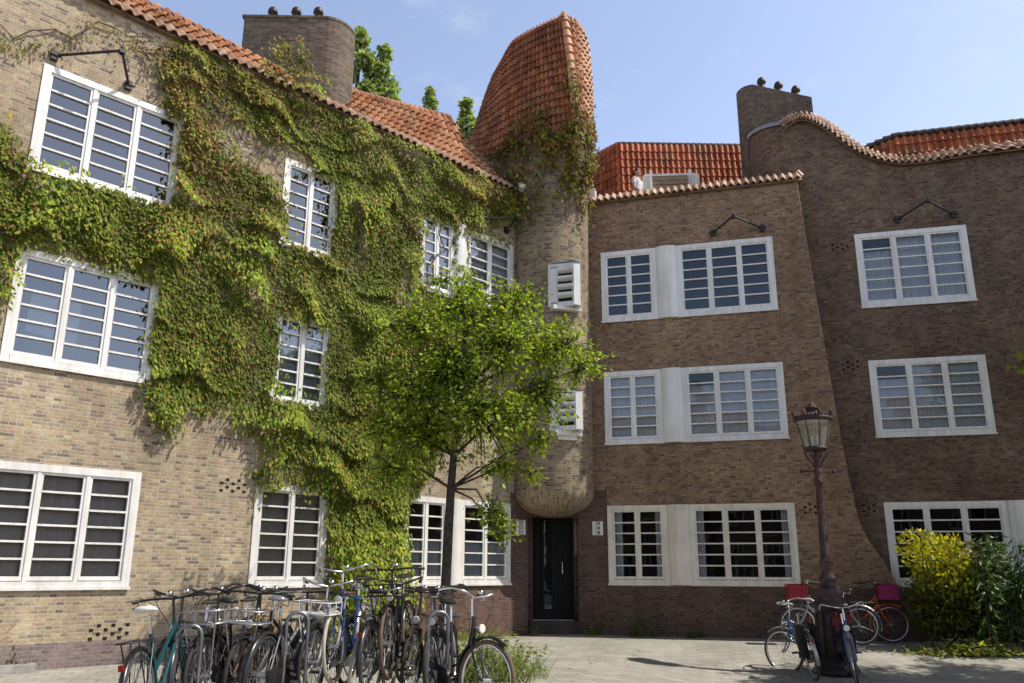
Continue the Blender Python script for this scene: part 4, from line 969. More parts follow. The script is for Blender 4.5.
def blades(name, label, loc, n, rad, h, cols, wd=.012, cat='plant', lean=.4, group=None, kind=None, ry=None, mt='leafG', prt=None):
    o = thing(name, label, cat, loc, 0, group) if prt is None else prt
    V, F, CC = [], [], []
    cs = pick(cols, n)
    for i in range(n):
        a = random.uniform(0,6.28); q = random.random()**.5; x, y = rad*q*math.cos(a), (ry or rad)*q*math.sin(a); H = h*random.uniform(.45,1.0); d = Vector((random.gauss(0,lean),random.gauss(0,lean),1)).normalized()
        s = Vector((-math.sin(a),math.cos(a),0))*wd*random.uniform(.7,1.3); b = len(V); dr = Vector((d.x,d.y,-.25))*H
        for k in range(4):
            t_ = k/3; p = Vector((x,y,0))+d*H*t_+dr*t_*t_*.5; w_ = (1-t_**2)*.95+.05; V += [p-s*w_, p+s*w_]
        F += [(b+2*k,b+2*k+1,b+2*k+3,b+2*k+2) for k in range(3)]; CC += [tuple(cs[i])]*8
    me = bpy.data.meshes.new('foliage'); me.from_pydata([tuple(v) for v in V], [], F); ca = me.color_attributes.new('Col','FLOAT_COLOR','POINT')
    ca.data.foreach_set('color', [c for q in CC for c in (max(.003,q[0]),max(.003,q[1]),max(.003,q[2]),1)]); me.materials.append(M[mt])
    f = bpy.data.objects.new('blades', me); COL.objects.link(f); f.parent = o
    return o
# bamboo-like hedge plant: canes with long drooping leaves
bo = thing('bamboo_plant', 'tall dark green bamboo with long drooping leaves beside the yellow shrub', 'shrub', (8.95,15.7,0))
mb = MB(); CS, TS_ = [], []
for k in range(60):
    x, y = random.uniform(-.75,1.5), random.uniform(-.45,.45); H = random.uniform(1.3,2.15)*(1 if x > -.5 else .8); lx, ly = random.gauss(0,.16), random.gauss(-.1,.16)
    P = [Vector((x+lx*t_*t_, y+ly*t_*t_, H*t_)) for t_ in (0,.25,.5,.75,1)]; mb.tube(P, [.009,.009,.008,.006,.003], 5)
    for j in range(62):
        t_ = random.uniform(.06,1)**.8; p = Vector((x+lx*t_*t_, y+ly*t_*t_, H*t_)); a = random.uniform(0,6.28); CS.append(p+Vector((math.cos(a),math.sin(a),0))*random.uniform(.02,.14)); TS_.append((math.cos(a),math.sin(a),-.55+random.gauss(0,.5)))
mb.build('cane', M['bark'], bo); C = np.array(CS); n = len(C)
leaf_mesh('foliage', C, np.array(TS_), rng.standard_normal((n,3))*.4+np.array([0,-.3,1]), rng.uniform(.12,.24,n), np.clip(pick([(.05,.085,.024),(.08,.125,.033),(.14,.20,.05)], n, [.5,.35,.15]),.003,1), M['leafG'], bo, wid=.11)
# heap of cuttings on the paving
ho = thing('heap_of_cuttings', 'low heap of cut leaves and grass on the paving below the yellow shrub', 'plant cuttings', (8.0,15.5,-.06))
n = 1500; g = rng.standard_normal((n,2)); C = np.stack([g[:,0]*.42, g[:,1]*.16, np.abs(rng.normal(0,.10,n))*np.exp(-(g[:,0]**2)*.35)+.02], 1)
leaf_mesh('cut_leaves', C, rng.standard_normal((n,3))*np.array([1,1,.35]), rng.standard_normal((n,3))*.5+np.array([0,0,1]), rng.uniform(.06,.16,n), np.clip(pick([(.32,.36,.08),(.21,.27,.06),(.46,.43,.08),(.38,.35,.16)], n),.003,1), M['leaf'], ho, wid=.2)
blades('heap', '', (0,0,0), 150, .8, .30, [(.20,.22,.07),(.28,.26,.10)], .008, lean=1.0, ry=.25, prt=ho)
WG = [(.10,.15,.03),(.15,.20,.04),(.20,.23,.06),(.07,.11,.025)]
def weed(label, loc, n, rad, h, cols=WG, group='weeds along the wall foot', ry=None, name='weed_clump', lv=0):
    o = blades(name, label, loc, n, rad, h, cols, .011, 'weed', .38, group, ry=ry, mt='leaf')
    m_ = int(n*1.4)+lv; a = rng.uniform(0,6.28,m_); q = rng.random(m_)**.6*rad; C = np.stack([q*np.cos(a), q*np.sin(a)*((ry or rad)/rad), rng.random(m_)**.8*h*.85+.02], 1)
    leaf_mesh('leaves', C, np.stack([np.cos(a),np.sin(a),.3*rng.standard_normal(m_)],1), rng.standard_normal((m_,3))*.4+np.array([0,0,1]), rng.uniform(.04,.08,m_), np.clip(pick(cols, m_),.003,1), M['leaf'], o, wid=.3)
    return o
weed('thin tall weed clump at the wall foot below the narrow cream window', (2.75,18.45,0), 46, .42, .62, [(.10,.11,.05),(.14,.14,.06),(.07,.09,.03)], ry=.14)
weed('small weed growing at the wall foot right of the door step', (1.75,18.95,0), 26, .2, .38, ry=.12)
weed('tiny green weed at the foot of the pier left of the door step', (.48,18.75,0), 26, .13, .24)
weed('low weed at the wall foot below the wide cream window', (3.75,18.2,0), 22, .25, .3, [(.06,.08,.03)], ry=.1)
weed('low weed tuft on the paving right of the orange bicycle', (7.0,15.6,-.05), 26, .22, .16, ry=.1)
weed('low weed strip at the sunny wall foot behind the trunk', (-.75,17.35,0), 60, .55, .32, ry=.2)
weed('sunlit tall weed clump behind the front wheel of the rightmost bicycle in the row', (-.45,11.2,0), 260, .55, .62, [(.16,.20,.05),(.21,.25,.07),(.12,.17,.035),(.25,.26,.10)], 'weeds by the bicycle racks', ry=.6, lv=300)
weed('low weed patch spreading on the paving right of the row of bicycles', (.0,11.6,0), 170, .5, .42, [(.17,.21,.06),(.22,.25,.08),(.12,.17,.04)], 'weeds by the bicycle racks', ry=.9, lv=200)
weed('weed clump between the tree trunk and the bicycle row', (-1.05,12.2,0), 150, .5, .5, [(.14,.18,.045),(.19,.22,.06)], 'weeds by the bicycle racks', ry=.5, lv=120)
weed('dry brown-green plant in the kerbed bed at the far left wall', (-7.15,11.65,.06), 130, .42, .75, [(.12,.10,.05),(.14,.15,.04),(.09,.11,.03)], 'plants in the kerbed bed', ry=.2)
weed('pale green low plant near the tip of the kerbed bed', (-6.72,11.85,.06), 90, .26, .30, [(.20,.22,.06),(.15,.18,.05)], 'plants in the kerbed bed', ry=.12)

# ------------------------------------------------------------------ bicycles
def bez(p0, p1, p2, n=8): 
    p0, p1, p2 = Vector(p0), Vector(p1), Vector(p2); return [p0*(1-t)**2+p1*2*t*(1-t)+p2*t*t for t in [k/n for k in range(n+1)]]
def wheel(par, c, tyre, rimm, steer=0, r=.345, wall=None):
    X = Matrix.Rotation(steer, 4, 'Z')
    def P(a, q, y=0): return Vector(c)+(X @ Vector((q*math.cos(a), y, q*math.sin(a))))
    mb = MB(); N = 36; mb.tube([P(2*math.pi*k/N, r-.018) for k in range(N)], .020, 8, closed=True); w = mb.build('wheel', tyre, par)
    mb = MB(); mb.tube([P(2*math.pi*k/N, r-.043) for k in range(N)], .013, 6, closed=True); mb.build('rim', rimm, w)
    mb = MB()
    for k in range(28):
        a = 2*math.pi*k/28; s = 1 if k % 2 else -1; mb.tube([P(a+.45*s*(1 if k % 4 < 2 else -1), .02, .03*s), P(a, r-.05)], .0016, 3, caps=False)
    mb.tube([P(0,0,-.05), P(0,0,.05)], .022, 8); mb.build('spokes', M['steel'], w)
    return w
def guard(par, c, a0, a1, m, steer=0, r=.375, name='mudguard'):
    X = Matrix.Rotation(steer, 4, 'Z'); mb = MB(); n = 18; vs = []
    for k in range(n+1):
        a = R(a0+(a1-a0)*k/n)
        for (dr, y) in ((-.014,-.028),(.004,-.018),(.010,0),(.004,.018),(-.014,.028)): vs.append(Vector(c)+(X @ Vector(((r+dr)*math.cos(a), y, (r+dr)*math.sin(a)))))
    mb.add(vs, [(5*k+j,5*k+j+1,5*k+6+j,5*k+5+j) for k in range(n) for j in range(4)], sm=True)
    for a in (a0+8, (a0+a1)/2-30):
        for y in (-.03,.03):
            mb.tube([Vector(c)+(X @ Vector((0,y*1.4,0))), Vector(c)+(X @ Vector(((r-.01)*math.cos(R(a)),y,(r-.01)*math.sin(R(a)))))], .0025, 4)
    return mb.build(name, m, par)
def bike(label, x, y, head, fm, style='oma', lift=0, lean=0, steer=0, guardm=None, tyre=None, seatm=None, barm=None, bar='oma', rear=True, front=None, crate=None, rcrate=None, pann=None, case=True, group='bicycles parked in the racks', seatcover=None, cratem=None, pitch=0, gripm=None, saddle_h=.98, forkm=None, writing=None, headlamp=True):
    """x,y: ground point under the FRONT hub; head: heading angle of travel (degrees, 0 = +x)"""
    WB = 1.10; h = R(head)
    if group == 'bicycles parked in the racks': x, y = .93*x, .93*y; lift = lift*.75+(.02 if -2.95*.93 < x < -.5 else 0)
    o = thing('bicycle', label, 'bicycle', (x-WB*math.cos(h), y-WB*math.sin(h), lift), 0, group)
    o.rotation_euler = (R(lean), R(-pitch), h); 
    guardm = guardm or fm; tyre = tyre or M['rubber']; seatm = seatm or M['leather']; barm = barm or M['chrome']; gripm = gripm or M['blackp']; forkm = forkm or fm
    RH, FH, BB = Vector((0,0,.345)), Vector((WB,0,.345)), Vector((.45,0,.29)); S0 = Vector((.27,0,.80)); HT, HB = Vector((.865,0,.88)), Vector((.905,0,.70))
    mb = MB(); T = lambda p, r=.0155: mb.tube(p, r, 8)
    T([BB, S0], .0165); T([HB, HT], .020)
    if style == 'oma':
        T(bez(HB+Vector((0,0,-.0)), (.80,0,.30), BB)); T(bez(HT+Vector((.0,0,-.06)), (.78,0,.46), BB.lerp(S0,.22)), .013)
    elif style == 'diamond':
        T([HT+Vector((.005,0,-.04)), S0+Vector((.01,0,-.03))]); T([HB+Vector((0,0,.02)), BB], .0175)
    else:
        T([HB, BB], .018); T([HT+Vector((0,0,-.06)), BB.lerp(S0,.42)], .0165)
    for s in (-1,1):
        T([BB+Vector((0,.03*s,0)), RH+Vector((0,.062*s,0))], .010); T([S0+Vector((0,.02*s,-.08)), RH+Vector((0,.062*s,0))], .008)
    mb.tube([BB+Vector((0,-.05,0)), BB+Vector((0,.05,0))], .025, 8)
    fr = mb.build('frame', fm, o)
    X = Matrix.Rotation(R(steer), 4, 'Z'); hp = HB
    def st(p):
        p = Vector(p)-hp; return hp+(X @ p)
    mb = MB(); crown = Vector((.915,0,.675))
    for s in (-1,1): mb.tube([st(q) for q in bez(crown+Vector((0,.045*s,0)), (.985,.055*s,.44), FH+Vector((0,.055*s,0)))], .0115, 6)
    mb.obox(st(crown), X @ Vector((.02,0,0)), X @ Vector((0,.05,0)), (0,0,.015)); mb.build('fork', forkm, o)
    fc = st(FH)
    wheel(o, RH, tyre, M['chrome']); wheel(o, fc, tyre, M['chrome'], R(steer))
    guard(o, RH, 195, 30, guardm); guard(o, fc, 205, 55, guardm, R(steer))
    # handlebar with grips
    stem = Vector((.845,0,1.04)); mb = MB(); mb.tube([st(HT), st(stem)], .012, 8); gs = []
    for s in (-1,1):
        if bar == 'oma': pth = [(.86,0,1.05),(.93,.10*s,1.07),(.93,.20*s,1.10),(.84,.28*s,1.12),(.70,.31*s,1.09),(.60,.325*s,1.07)]
        elif bar == 'high': pth = [(.86,0,1.04),(.87,.06*s,1.10),(.86,.18*s,1.22),(.80,.27*s,1.25),(.70,.31*s,1.23),(.63,.32*s,1.22)]
        else: pth = [(.86,0,1.05),(.87,.12*s,1.06),(.85,.26*s,1.06),(.80,.33*s,1.05)]
        sp = spline(pth); q = [st(sp(k/14)) for k in range(15)]; mb.tube(q, .0115, 6); g = MB(); g.tube([q[-4], q[-1]], .017, 7); gs.append(g)
        mb.tube([q[-4]+Vector((0,0,-.012)), q[-3]+Vector((.06*1,0,-.05)), q[-1]+Vector((.02,0,-.045))], .005, 5)
    hb = mb.build('handlebar', barm, o)
    for g in gs: g.build('grip', gripm, hb)
    c = st(Vector((.90,.05,1.10))); b_ = MB(); b_.ball(c, .03, 10, sz=.8); b_.build('bell', M['chrome'], hb)
    # brake cable
    mb = MB(); mb.tube(bez(st(Vector((.80,.29,1.09))), st(Vector((1.08,.12,1.0))), st(Vector((.93,.03,.70)))), .003, 4, caps=False); mb.tube(bez(st(Vector((.80,-.29,1.09))), st(Vector((1.05,-.16,.98))), st(Vector((.86,-.03,.72)))), .003, 4, caps=False); mb.build('brake_cable', M['blackp'], o)
    # saddle
    sz = saddle_h; mb = MB(); vs = []; prof = [(-.135,.075,.022),(-.10,.095,.03),(-.03,.085,.024),(.05,.045,.018),(.11,.022,.014),(.135,.014,.006)]
    for (dx, w_, hh) in prof:
        for (yy, zz) in ((-1,-.5),(-.85,.35),(-.4,.9),(0,.75),(.4,.9),(.85,.35),(1,-.5),(0,-.7)): vs.append((.235+dx, yy*w_, sz+zz*hh+(.012 if dx < -.05 else 0)))
    mb.add(vs, [(8*i+j, 8*i+(j+1) % 8, 8*i+8+(j+1) % 8, 8*i+8+j) for i in range(5) for j in range(8)]+[tuple(range(7,-1,-1)), tuple(range(40,48))], sm=True)
    sd = mb.build('saddle', seatcover or seatm, o)
    mb = MB(); mb.tube([S0, Vector((.235,0,sz-.03))], .0125, 8)
    for s in (-1,1): mb.tube([(.13,.06*s,sz-.02),(.14,.05*s,sz-.07),(.22,.02*s,sz-.045)], .006, 5)
    mb.build('seat_post', M['chrome'], o)
    if rear:
        mb = MB(); zc = .765
        for s in (-1,1):
            mb.tube([(.16,.06*s,zc),(-.28,.065*s,zc),(-.30,0,zc)], .007, 5); mb.tube([(-.18,.065*s,zc),(0,.065*s,.345)], .006, 5); mb.tube([(.02,.065*s,zc),(0,.065*s,.345)], .006, 5)
        for q in (-.2,-.08,.04): mb.tube([(q,-.062,zc),(q,.062,zc)], .005, 5)
        mb.tube([(-.28,0,zc),(.14,0,zc)], .005, 5); mb.build('rear_carrier', M['blackp'] if rear is True else rear, o)
        mb = MB(); mb.obox((-.345,0,.60), (.012,0,0), (0,.02,0), (0,0,.022)); mb.build('rear_light', M['redl'], o)
    if front:
        mb = MB(); zc = .80; L_ = [(.93,-.19),(1.27,-.19),(1.27,.19),(.93,.19)]
        mb.tube([st((a,b,zc)) for a, b in L_], .009, 6, closed=True); mb.tube([st((a,b,zc+.11)) for a, b in L_], .007, 6, closed=True)
        for a in (.98,1.04,1.10,1.16,1.22): mb.tube([st((a,-.19,zc)), st((a,.19,zc))], .0055, 5)
        for a, b in L_+[(1.10,-.19),(1.10,.19),(1.27,0),(.93,0)]: mb.tube([st((a,b,zc)), st((a,b,zc+.11))], .006, 5)
        for s in (-1,1): mb.tube([st((1.2,.15*s,zc)), st((1.11,.065*s,.345))], .007, 5); mb.tube([st((.93,.06*s,zc)), st((.875,.02*s,.92))], .008, 5)
        mb.build('front_carrier', front, o)
    def crate_at(cx, cz, m, lx=.20, ly=.15, h_=.24, stf=False, nm='crate'):
        mb = MB(); f = st if stf else (lambda p: Vector(p))
        th_ = .012
        for (ax, ay, dx, dy) in ((cx,-ly,lx,th_),(cx,ly,lx,th_),(cx-lx,0,th_,ly),(cx+lx,0,th_,ly)):
            Xr = X if stf else Matrix.Identity(4)
            for z0_, hh in ((.055,.055),(.18,.03),(h_-.01,.018)):
                mb.obox(f((ax,ay,cz+z0_)), Xr @ Vector((dx+.003,0,0)), Xr @ Vector((0,dy+.003,0)), (0,0,hh))
            ns_ = 7
            for q in range(ns_):
                t_ = (q+.5)/ns_*2-1; wx, wy = (dx, dy/ns_*.62) if dy > dx else (dx/ns_*.62, dy)
                mb.obox(f((ax+(t_*dx if dx > dy else 0), ay+(t_*dy if dy > dx else 0), cz+h_/2)), Xr @ Vector((wx*.97,0,0)), Xr @ Vector((0,wy*.97,0)), (0,0,h_/2))
            mb.obox(f((ax,ay,cz+.12)), Xr @ Vector((dx*.95,0,0)), Xr @ Vector((0,dy*.95,0)), (0,0,.075))
        mb.obox(f((cx,0,cz+.006)), (X if stf else Matrix.Identity(4)) @ Vector((lx*.98,0,0)), (X if stf else Matrix.Identity(4)) @ Vector((0,ly*.98,0)), (0,0,.006))
        return mb.build(nm, m, o)
    if crate: crate_at(1.10, .815, crate, .17, .21, .25, True)
    if rcrate: crate_at(-.08, .775, rcrate, .17, .13, .17)
    if pann:
        for s in (-1,1):
            mb = MB(); vs = []
            for z_, gx, gy in ((.80,.15,.02),(.78,.17,.055),(.55,.185,.085),(.36,.17,.075),(.33,.13,.03)):
                for a in range(10):
                    g_ = 2*math.pi*a/10; vs.append((-.09+gx*math.copysign(abs(math.cos(g_))**.35, math.cos(g_))+random.gauss(0,.006), s*(.07+gy*.45+gy*.55*math.copysign(abs(math.sin(g_))**.6, math.sin(g_)))+random.gauss(0,.004), z_+random.gauss(0,.005)))
            mb.add(vs, [(10*i+j,10*i+(j+1) % 10,10*i+10+(j+1) % 10,10*i+10+j) for i in range(4) for j in range(10)]+[tuple(range(10)),tuple(range(49,39,-1))], sm=True)
            mb.build('pannier', pann, o)
    # crank, pedals, chain case
    mb = MB()
    for s, a in ((-1,R(-35)),(1,R(145))): mb.tube([BB+Vector((0,.06*s,0)), BB+Vector((.165*math.cos(a),.085*s,.165*math.sin(a)))], .010, 6)
    cr = mb.build('crank', M['chrome'], o); mb = MB()
    for s, a in ((-1,R(-35)),(1,R(145))): mb.obox(BB+Vector((.165*math.cos(a),.14*s,.165*math.sin(a))), (.04,0,0),(0,.045,0),(0,0,.011)); mb.build('pedal', M['blackp'], cr); mb = MB()
    mb = MB(); n = 12; pts = [BB+Vector((.10*math.cos(R(-90+180*k/n)),-.055,.10*math.sin(R(-90+180*k/n)))) for k in range(n+1)]+[RH+Vector((.055*math.cos(R(90+180*k/n)),-.055,.055*math.sin(R(90+180*k/n)))) for k in range(n+1)]
    N = len(pts); mb.add(pts+[p+Vector((0,-.035,0)) for p in pts], [tuple(range(N)), tuple(range(2*N-1,N-1,-1))]+[(k,(k+1) % N,N+(k+1) % N,N+k) for k in range(N)]); cc = mb.build('chain_case', M['blackp'], o)
    if writing:
        text_mesh('lettering', writing, .075, M['whiteL'], cc, (.24,-.0935,.32), (R(90),R(5),0))
    mb = MB(); mb.tube([(.36,.05,.29),(.20,.17,.02)], .008, 6); mb.build('kickstand', M['galv'], o)
    if headlamp:
        mb = MB(); p = st((.975,0,.78)); d = X @ Vector((1,0,0)); mb.tube([p-d*.05, p-d*.01, p+d*.03], [.018,.042,.045], 12); hl = mb.build('headlight', M['blackp'] if barm is not M['chrome'] else M['chrome'], o)
        mb = MB(); mb.tube([p+d*.031, p+d*.036], [.040,.034], 12); mb.build('lens', M['lampw'], hl)
    return o
K = M['blackp']; BK = colp('black', (.018,.018,.02)); TQ = colp('turquoise', (.005,.06,.07)); GO = colp('ochre', (.42,.22,.04)); BL = colp('blue', (.02,.06,.22)); WH = colp('white', (.72,.72,.72)); GR = colp('grey', (.20,.21,.22)); OR = colp('orange', (.72,.13,.008)); SI = M['silver']; LB = colp('pale_blue', (.11,.18,.32)); DG = colp('dark_green', (.02,.05,.03)); BR = colp('brown_black', (.05,.03,.02))
CRT = paint('cream_tyre', (.50,.46,.36), .7, .15, 8); BRT = paint('brown_tyre', (.14,.085,.06), .7, .2, 8); GYT = paint('grey_tyre', (.09,.09,.09), .75, .3, 8)
H1 = -98   # front towards the camera and to the right
H2 = 80   # the other way round
def away(label, x, y, *a, H=None, **k):     # x,y of the REAR hub
    H = H or H2; h = R(H); return bike(label, x+1.10*math.cos(h), y+1.10*math.sin(h), H, *a, **k)
away('turquoise bicycle with white saddle cover, leftmost in the row', -2.98, 7.45, TQ, 'step', H=94, lean=-6, seatcover=M['whiteL'], guardm=BK, tyre=GYT, barm=BK, bar='flat', writing='ALEX')
bike('black bicycle with steel front carrier right of the turquoise one', -2.90, 8.6, H1, BK, 'oma', front=M['silver'], barm=BK, lean=4, tyre=M['rubber'], bar='oma')
bike('black bicycle with black handlebar close beside the turquoise one', -3.17, 8.35, H1+6, BK, 'diamond', barm=BK, bar='oma', lean=2, tyre=M['rubber'])
bike('ochre framed bicycle between the two leftmost steel hoops', -2.68, 8.85, H1+3, GO, 'diamond', front=M['silver'], barm=BK, lean=-3, guardm=BK, bar='flat', forkm=GO)
bike('black bicycle with chrome straight handlebar behind the second hoop', -2.50, 9.0, H1-5, BK, 'step', barm=M['chrome'], bar='flat', lean=3)
away('black roadster parked tail first behind the ochre framed bicycle', -2.95, 8.9, BK, 'diamond', lean=3, barm=BK, bar='oma')
away('grey bicycle with worn silver saddle and pale blue seat tube', -2.42, 8.9, GR, 'step', lean=2, seatcover=M['silver'], guardm=BK, barm=BK, bar='flat', rear=None, saddle_h=1.0, forkm=LB)
bike('white bicycle with white front carrier and long swept handlebar', -2.10, 9.4, H1, WH, 'oma', front=WH, guardm=BK, lean=-3, bar='oma', seatm=M['brownl'], gripm=K, lift=.08)
bike('blue bicycle with cream tyres raised in the upper rack', -1.85, 9.45, H1+2, BL, 'diamond', lift=.27, tyre=CRT, lean=2, bar='oma', gripm=M['brownl'], front=None, rear=M['silver'], guardm=M['silver'])
bike('low parked dark green bicycle with cream tyres between two raised ones', -1.62, 9.6, H1, DG, 'oma', tyre=CRT, lean=-4, guardm=BK, bar='oma')
away('black bicycle parked tail first between the cream-tyred and brown-tyred ones', -1.45, 9.6, BK, 'oma', lean=-2, barm=BK, bar='oma', tyre=GYT, lift=.1)
bike('black bicycle with brown tyres raised in the upper rack', -1.30, 9.6, H1+4, BK, 'oma', lift=.30, tyre=BRT, lean=3, front=BK, barm=BK, bar='flat')
bike('brown-black bicycle parked low beside the raised brown-tyred one', -1.10, 9.8, H1, BR, 'diamond', lean=-2, barm=BK, bar='oma')
bike('grey bicycle with dark tyres at the rightmost steel hoop', -.82, 9.5, H1+2, GR, 'step', lean=3, barm=BK, bar='oma', guardm=BK)
bike('black roadster at the right end of the row with its front wheel turned out', -.33, 8.65, -66, BK, 'oma', steer=24, lean=-4, tyre=BRT, rear=True, bar='oma', barm=M['chrome'])
GRP = 'bicycles around the street lamp'
def head_at(label, fx, fy, head, *a, **k): return bike(label, fx, fy, head, *a, group=GRP, **k)
h = 86; head_at('silver-blue bicycle with black canvas panniers left of the lamp base', 4.50+1.1*math.cos(R(h)), 13.35+1.1*math.sin(R(h)), h, LB, 'step', lean=-8, steer=48, lift=-.25, pann=M['cloth'], barm=M['chrome'], bar='oma', guardm=SI, gripm=M['whiteL'], tyre=GYT)
head_at('blue bicycle facing forward with black panniers right of the lamp base', 4.88, 12.75, -107, BL, 'step', lean=5, lift=-.26, pann=M['cloth'], barm=M['chrome'], bar='oma', guardm=SI, forkm=LB, rcrate=colp('dark_red_plastic', (.16,.01,.02)), tyre=GYT)
head_at('orange bicycle with magenta crate leaning at the shaded wall', 7.30, 17.12, -16, OR, 'step', lean=3, crate=M['magenta'], barm=BK, bar='oma', guardm=OR, tyre=GYT)
head_at('silver bicycle with red front crate behind the lamp post', 5.42, 16.8, 168, SI, 'step', lean=-4, crate=M['red'], barm=BK, bar='oma', guardm=SI, tyre=GYT)

# ------------------------------------------------------------------ bicycle racks
def rack(label, x, y, w=.20, h=.80, a=-70, tray=True):
    x, y = .93*x, .93*y
    o = thing('bicycle_rack', label, 'bicycle rack', (x,y,0), R(a+90), 'steel hoops of the bicycle rack')
    mb = MB(); r = .09; P = [Vector((-w/2,0,0)), Vector((-w/2,0,h-r))]+[Vector((-w/2+r-r*math.cos(t), 0, h-r+r*math.sin(t))) for t in [math.pi/2*k/5 for k in range(1,6)]]+[Vector((w/2-r+r*math.sin(t), 0, h-r+r*math.cos(t))) for t in [math.pi/2*k/5 for k in range(6)]]+[Vector((w/2,0,0))]
    mb.tube(P, .0175, 10)
    mb.build('hoop', M['galv'], o)
    mb = MB(); mb.obox((0,0,.02), (w/2+.08,0,0), (0,.05,0), (0,0,.02)); mb.build('foot_plate', M['galv'], o)
    if tray:
        mb = MB(); mb.obox((0,.02,.32), (.035,0,0), (0,.20,.13), (0,-.012,.02)); mb.build('wheel_tray', M['rubber'], o)
rack('steel rack hoop beside the turquoise bicycle at the left end', -3.0, 8.35, h=.82); rack('tall steel rack hoop left of the white bicycle', -2.18, 9.1, h=.90)
rack('steel rack hoop at the grey bicycle near the right end', -.76, 9.35, h=.90)

# ------------------------------------------------------------------ the street lamp
lp = thing('street_lamp', 'dark red cast-iron street lamp with crowned glass lantern', 'street lamp', (5.04,14.0,gz(5.04,14.0)))
lp.scale = (1.16,1.16,1.16)
mb = MB()
mb.lathe([(.001,0),(.30,0),(.30,.06),(.27,.08),(.25,.16),(.235,.20)], 20); mb.lathe([(.205,.19),(.20,.82),(.225,.83),(.235,.87),(.225,.91),(.20,.93),(.19,.95)], 20)
for k in range(12):
    a = 2*math.pi*k/12; mb.obox((.205*math.cos(a),.205*math.sin(a),.50), (.008*math.cos(a),.008*math.sin(a),0), (-.03*math.sin(a),.03*math.cos(a),0), (0,0,.27))
mb.build('pedestal', M['maroonD'], lp)
mb = MB(); mb.lathe([(.19,.95),(.17,1.0),(.19,1.03),(.18,1.06),(.13,1.12),(.105,1.16),(.11,1.19),(.125,1.21),(.105,1.24),(.078,1.30),(.074,1.42),(.086,1.44),(.086,1.47),(.066,1.50),(.048,2.35),(.045,2.50),(.060,2.52),(.064,2.55),(.047,2.58),(.042,2.64),(.054,2.67),(.054,2.71),(.04,2.74),(.034,2.86),(.05,2.90),(.03,2.95),(.03,3.0)], 18)
for k in range(10):
    a = 2*math.pi*k/10; mb.tube([((.062)*math.cos(a),(.062)*math.sin(a),1.52),(.046*math.cos(a),.046*math.sin(a),2.34)], .006, 5)
# scrollwork and relief on the upper shaft
for k in range(26):
    z = 1.55+.03*k; a = k*1.9; mb.ball((.055*math.cos(a),.055*math.sin(a),z), .010, 6)
mb.build('post', M['maroon'], lp)
mb = MB(); mb.tube([(-.22,0,2.69),(.22,0,2.69)], .012, 8)
for s in (-1,1): mb.ball((.225*s,0,2.69), .028, 8)
mb.build('ladder_bar', M['maroonD'], lp)
mb = MB(); Zb, Zt, rb_, rt_ = 3.02, 3.42, .155, .25
for s in range(4):
    a = math.pi/4+s*math.pi/2; d = Vector((math.cos(a),math.sin(a),0)); mb.tube([d*.05+Vector((0,0,2.76)), d*.07+Vector((0,0,2.82)), d*.15+Vector((0,0,2.90)), d*.155+Vector((0,0,2.98)), d*.13+Vector((0,0,3.0))], .011, 6)
mb.lathe([(.001,2.985),(.15,2.985),(.175,3.0),(.175,3.02),(.15,3.035),(.001,3.035)], 20)
for k in range(8):
    a = 2*math.pi*k/8; mb.tube([(rb_*math.cos(a),rb_*math.sin(a),Zb),(rt_*math.cos(a),rt_*math.sin(a),Zt)], .007, 5)
mb.lathe([(.235,3.40),(.27,3.41),(.275,3.45),(.25,3.47),(.20,3.50),(.10,3.53),(.075,3.54),(.075,3.58),(.095,3.59),(.095,3.61),(.05,3.63),(.04,3.655),(.02,3.67),(.015,3.70),(.001,3.71)], 20)
for k in range(8):
    a = 2*math.pi*k/8; c = Vector((.262*math.cos(a),.262*math.sin(a),3.47)); mb.tube([c, c+Vector((.02*math.cos(a),.02*math.sin(a),.05)), c+Vector((.0,0,.085))], [.022,.026,.006], 6)
    for q in (.39,.2,.59): 
        b = a+q; mb.ball((.255*math.cos(b),.255*math.sin(b),3.475), .018, 6)
    mb.tube([Vector((.08*math.cos(a),.08*math.sin(a),3.60)), Vector((.09*math.cos(a),.09*math.sin(a),3.65))], [.010,.004], 5)
ln = mb.build('lantern', M['maroonD'], lp)
mb = MB(); mb.lathe([(rb_-.004,Zb+.02),(rt_-.004,Zt-.01)], 24); mb.build('glass', M['lampglass'], ln)
mb = MB(); mb.lathe([(.001,3.405),(.228,3.405),(.232,3.398),(.001,3.392)], 20); mb.build('reflector', M['cream'], ln)
mb = MB()
for k in range(4):
    a = .5+math.pi/2*k; c = Vector((.05*math.cos(a),.05*math.sin(a),3.04)); mb.tube([c, c+Vector((0,0,.05)), c+Vector((0,0,.12)), c+Vector((0,0,.16))], [.016,.016,.02,.006], 8)
mb.build('gas_mantle', M['whiteL'], ln)

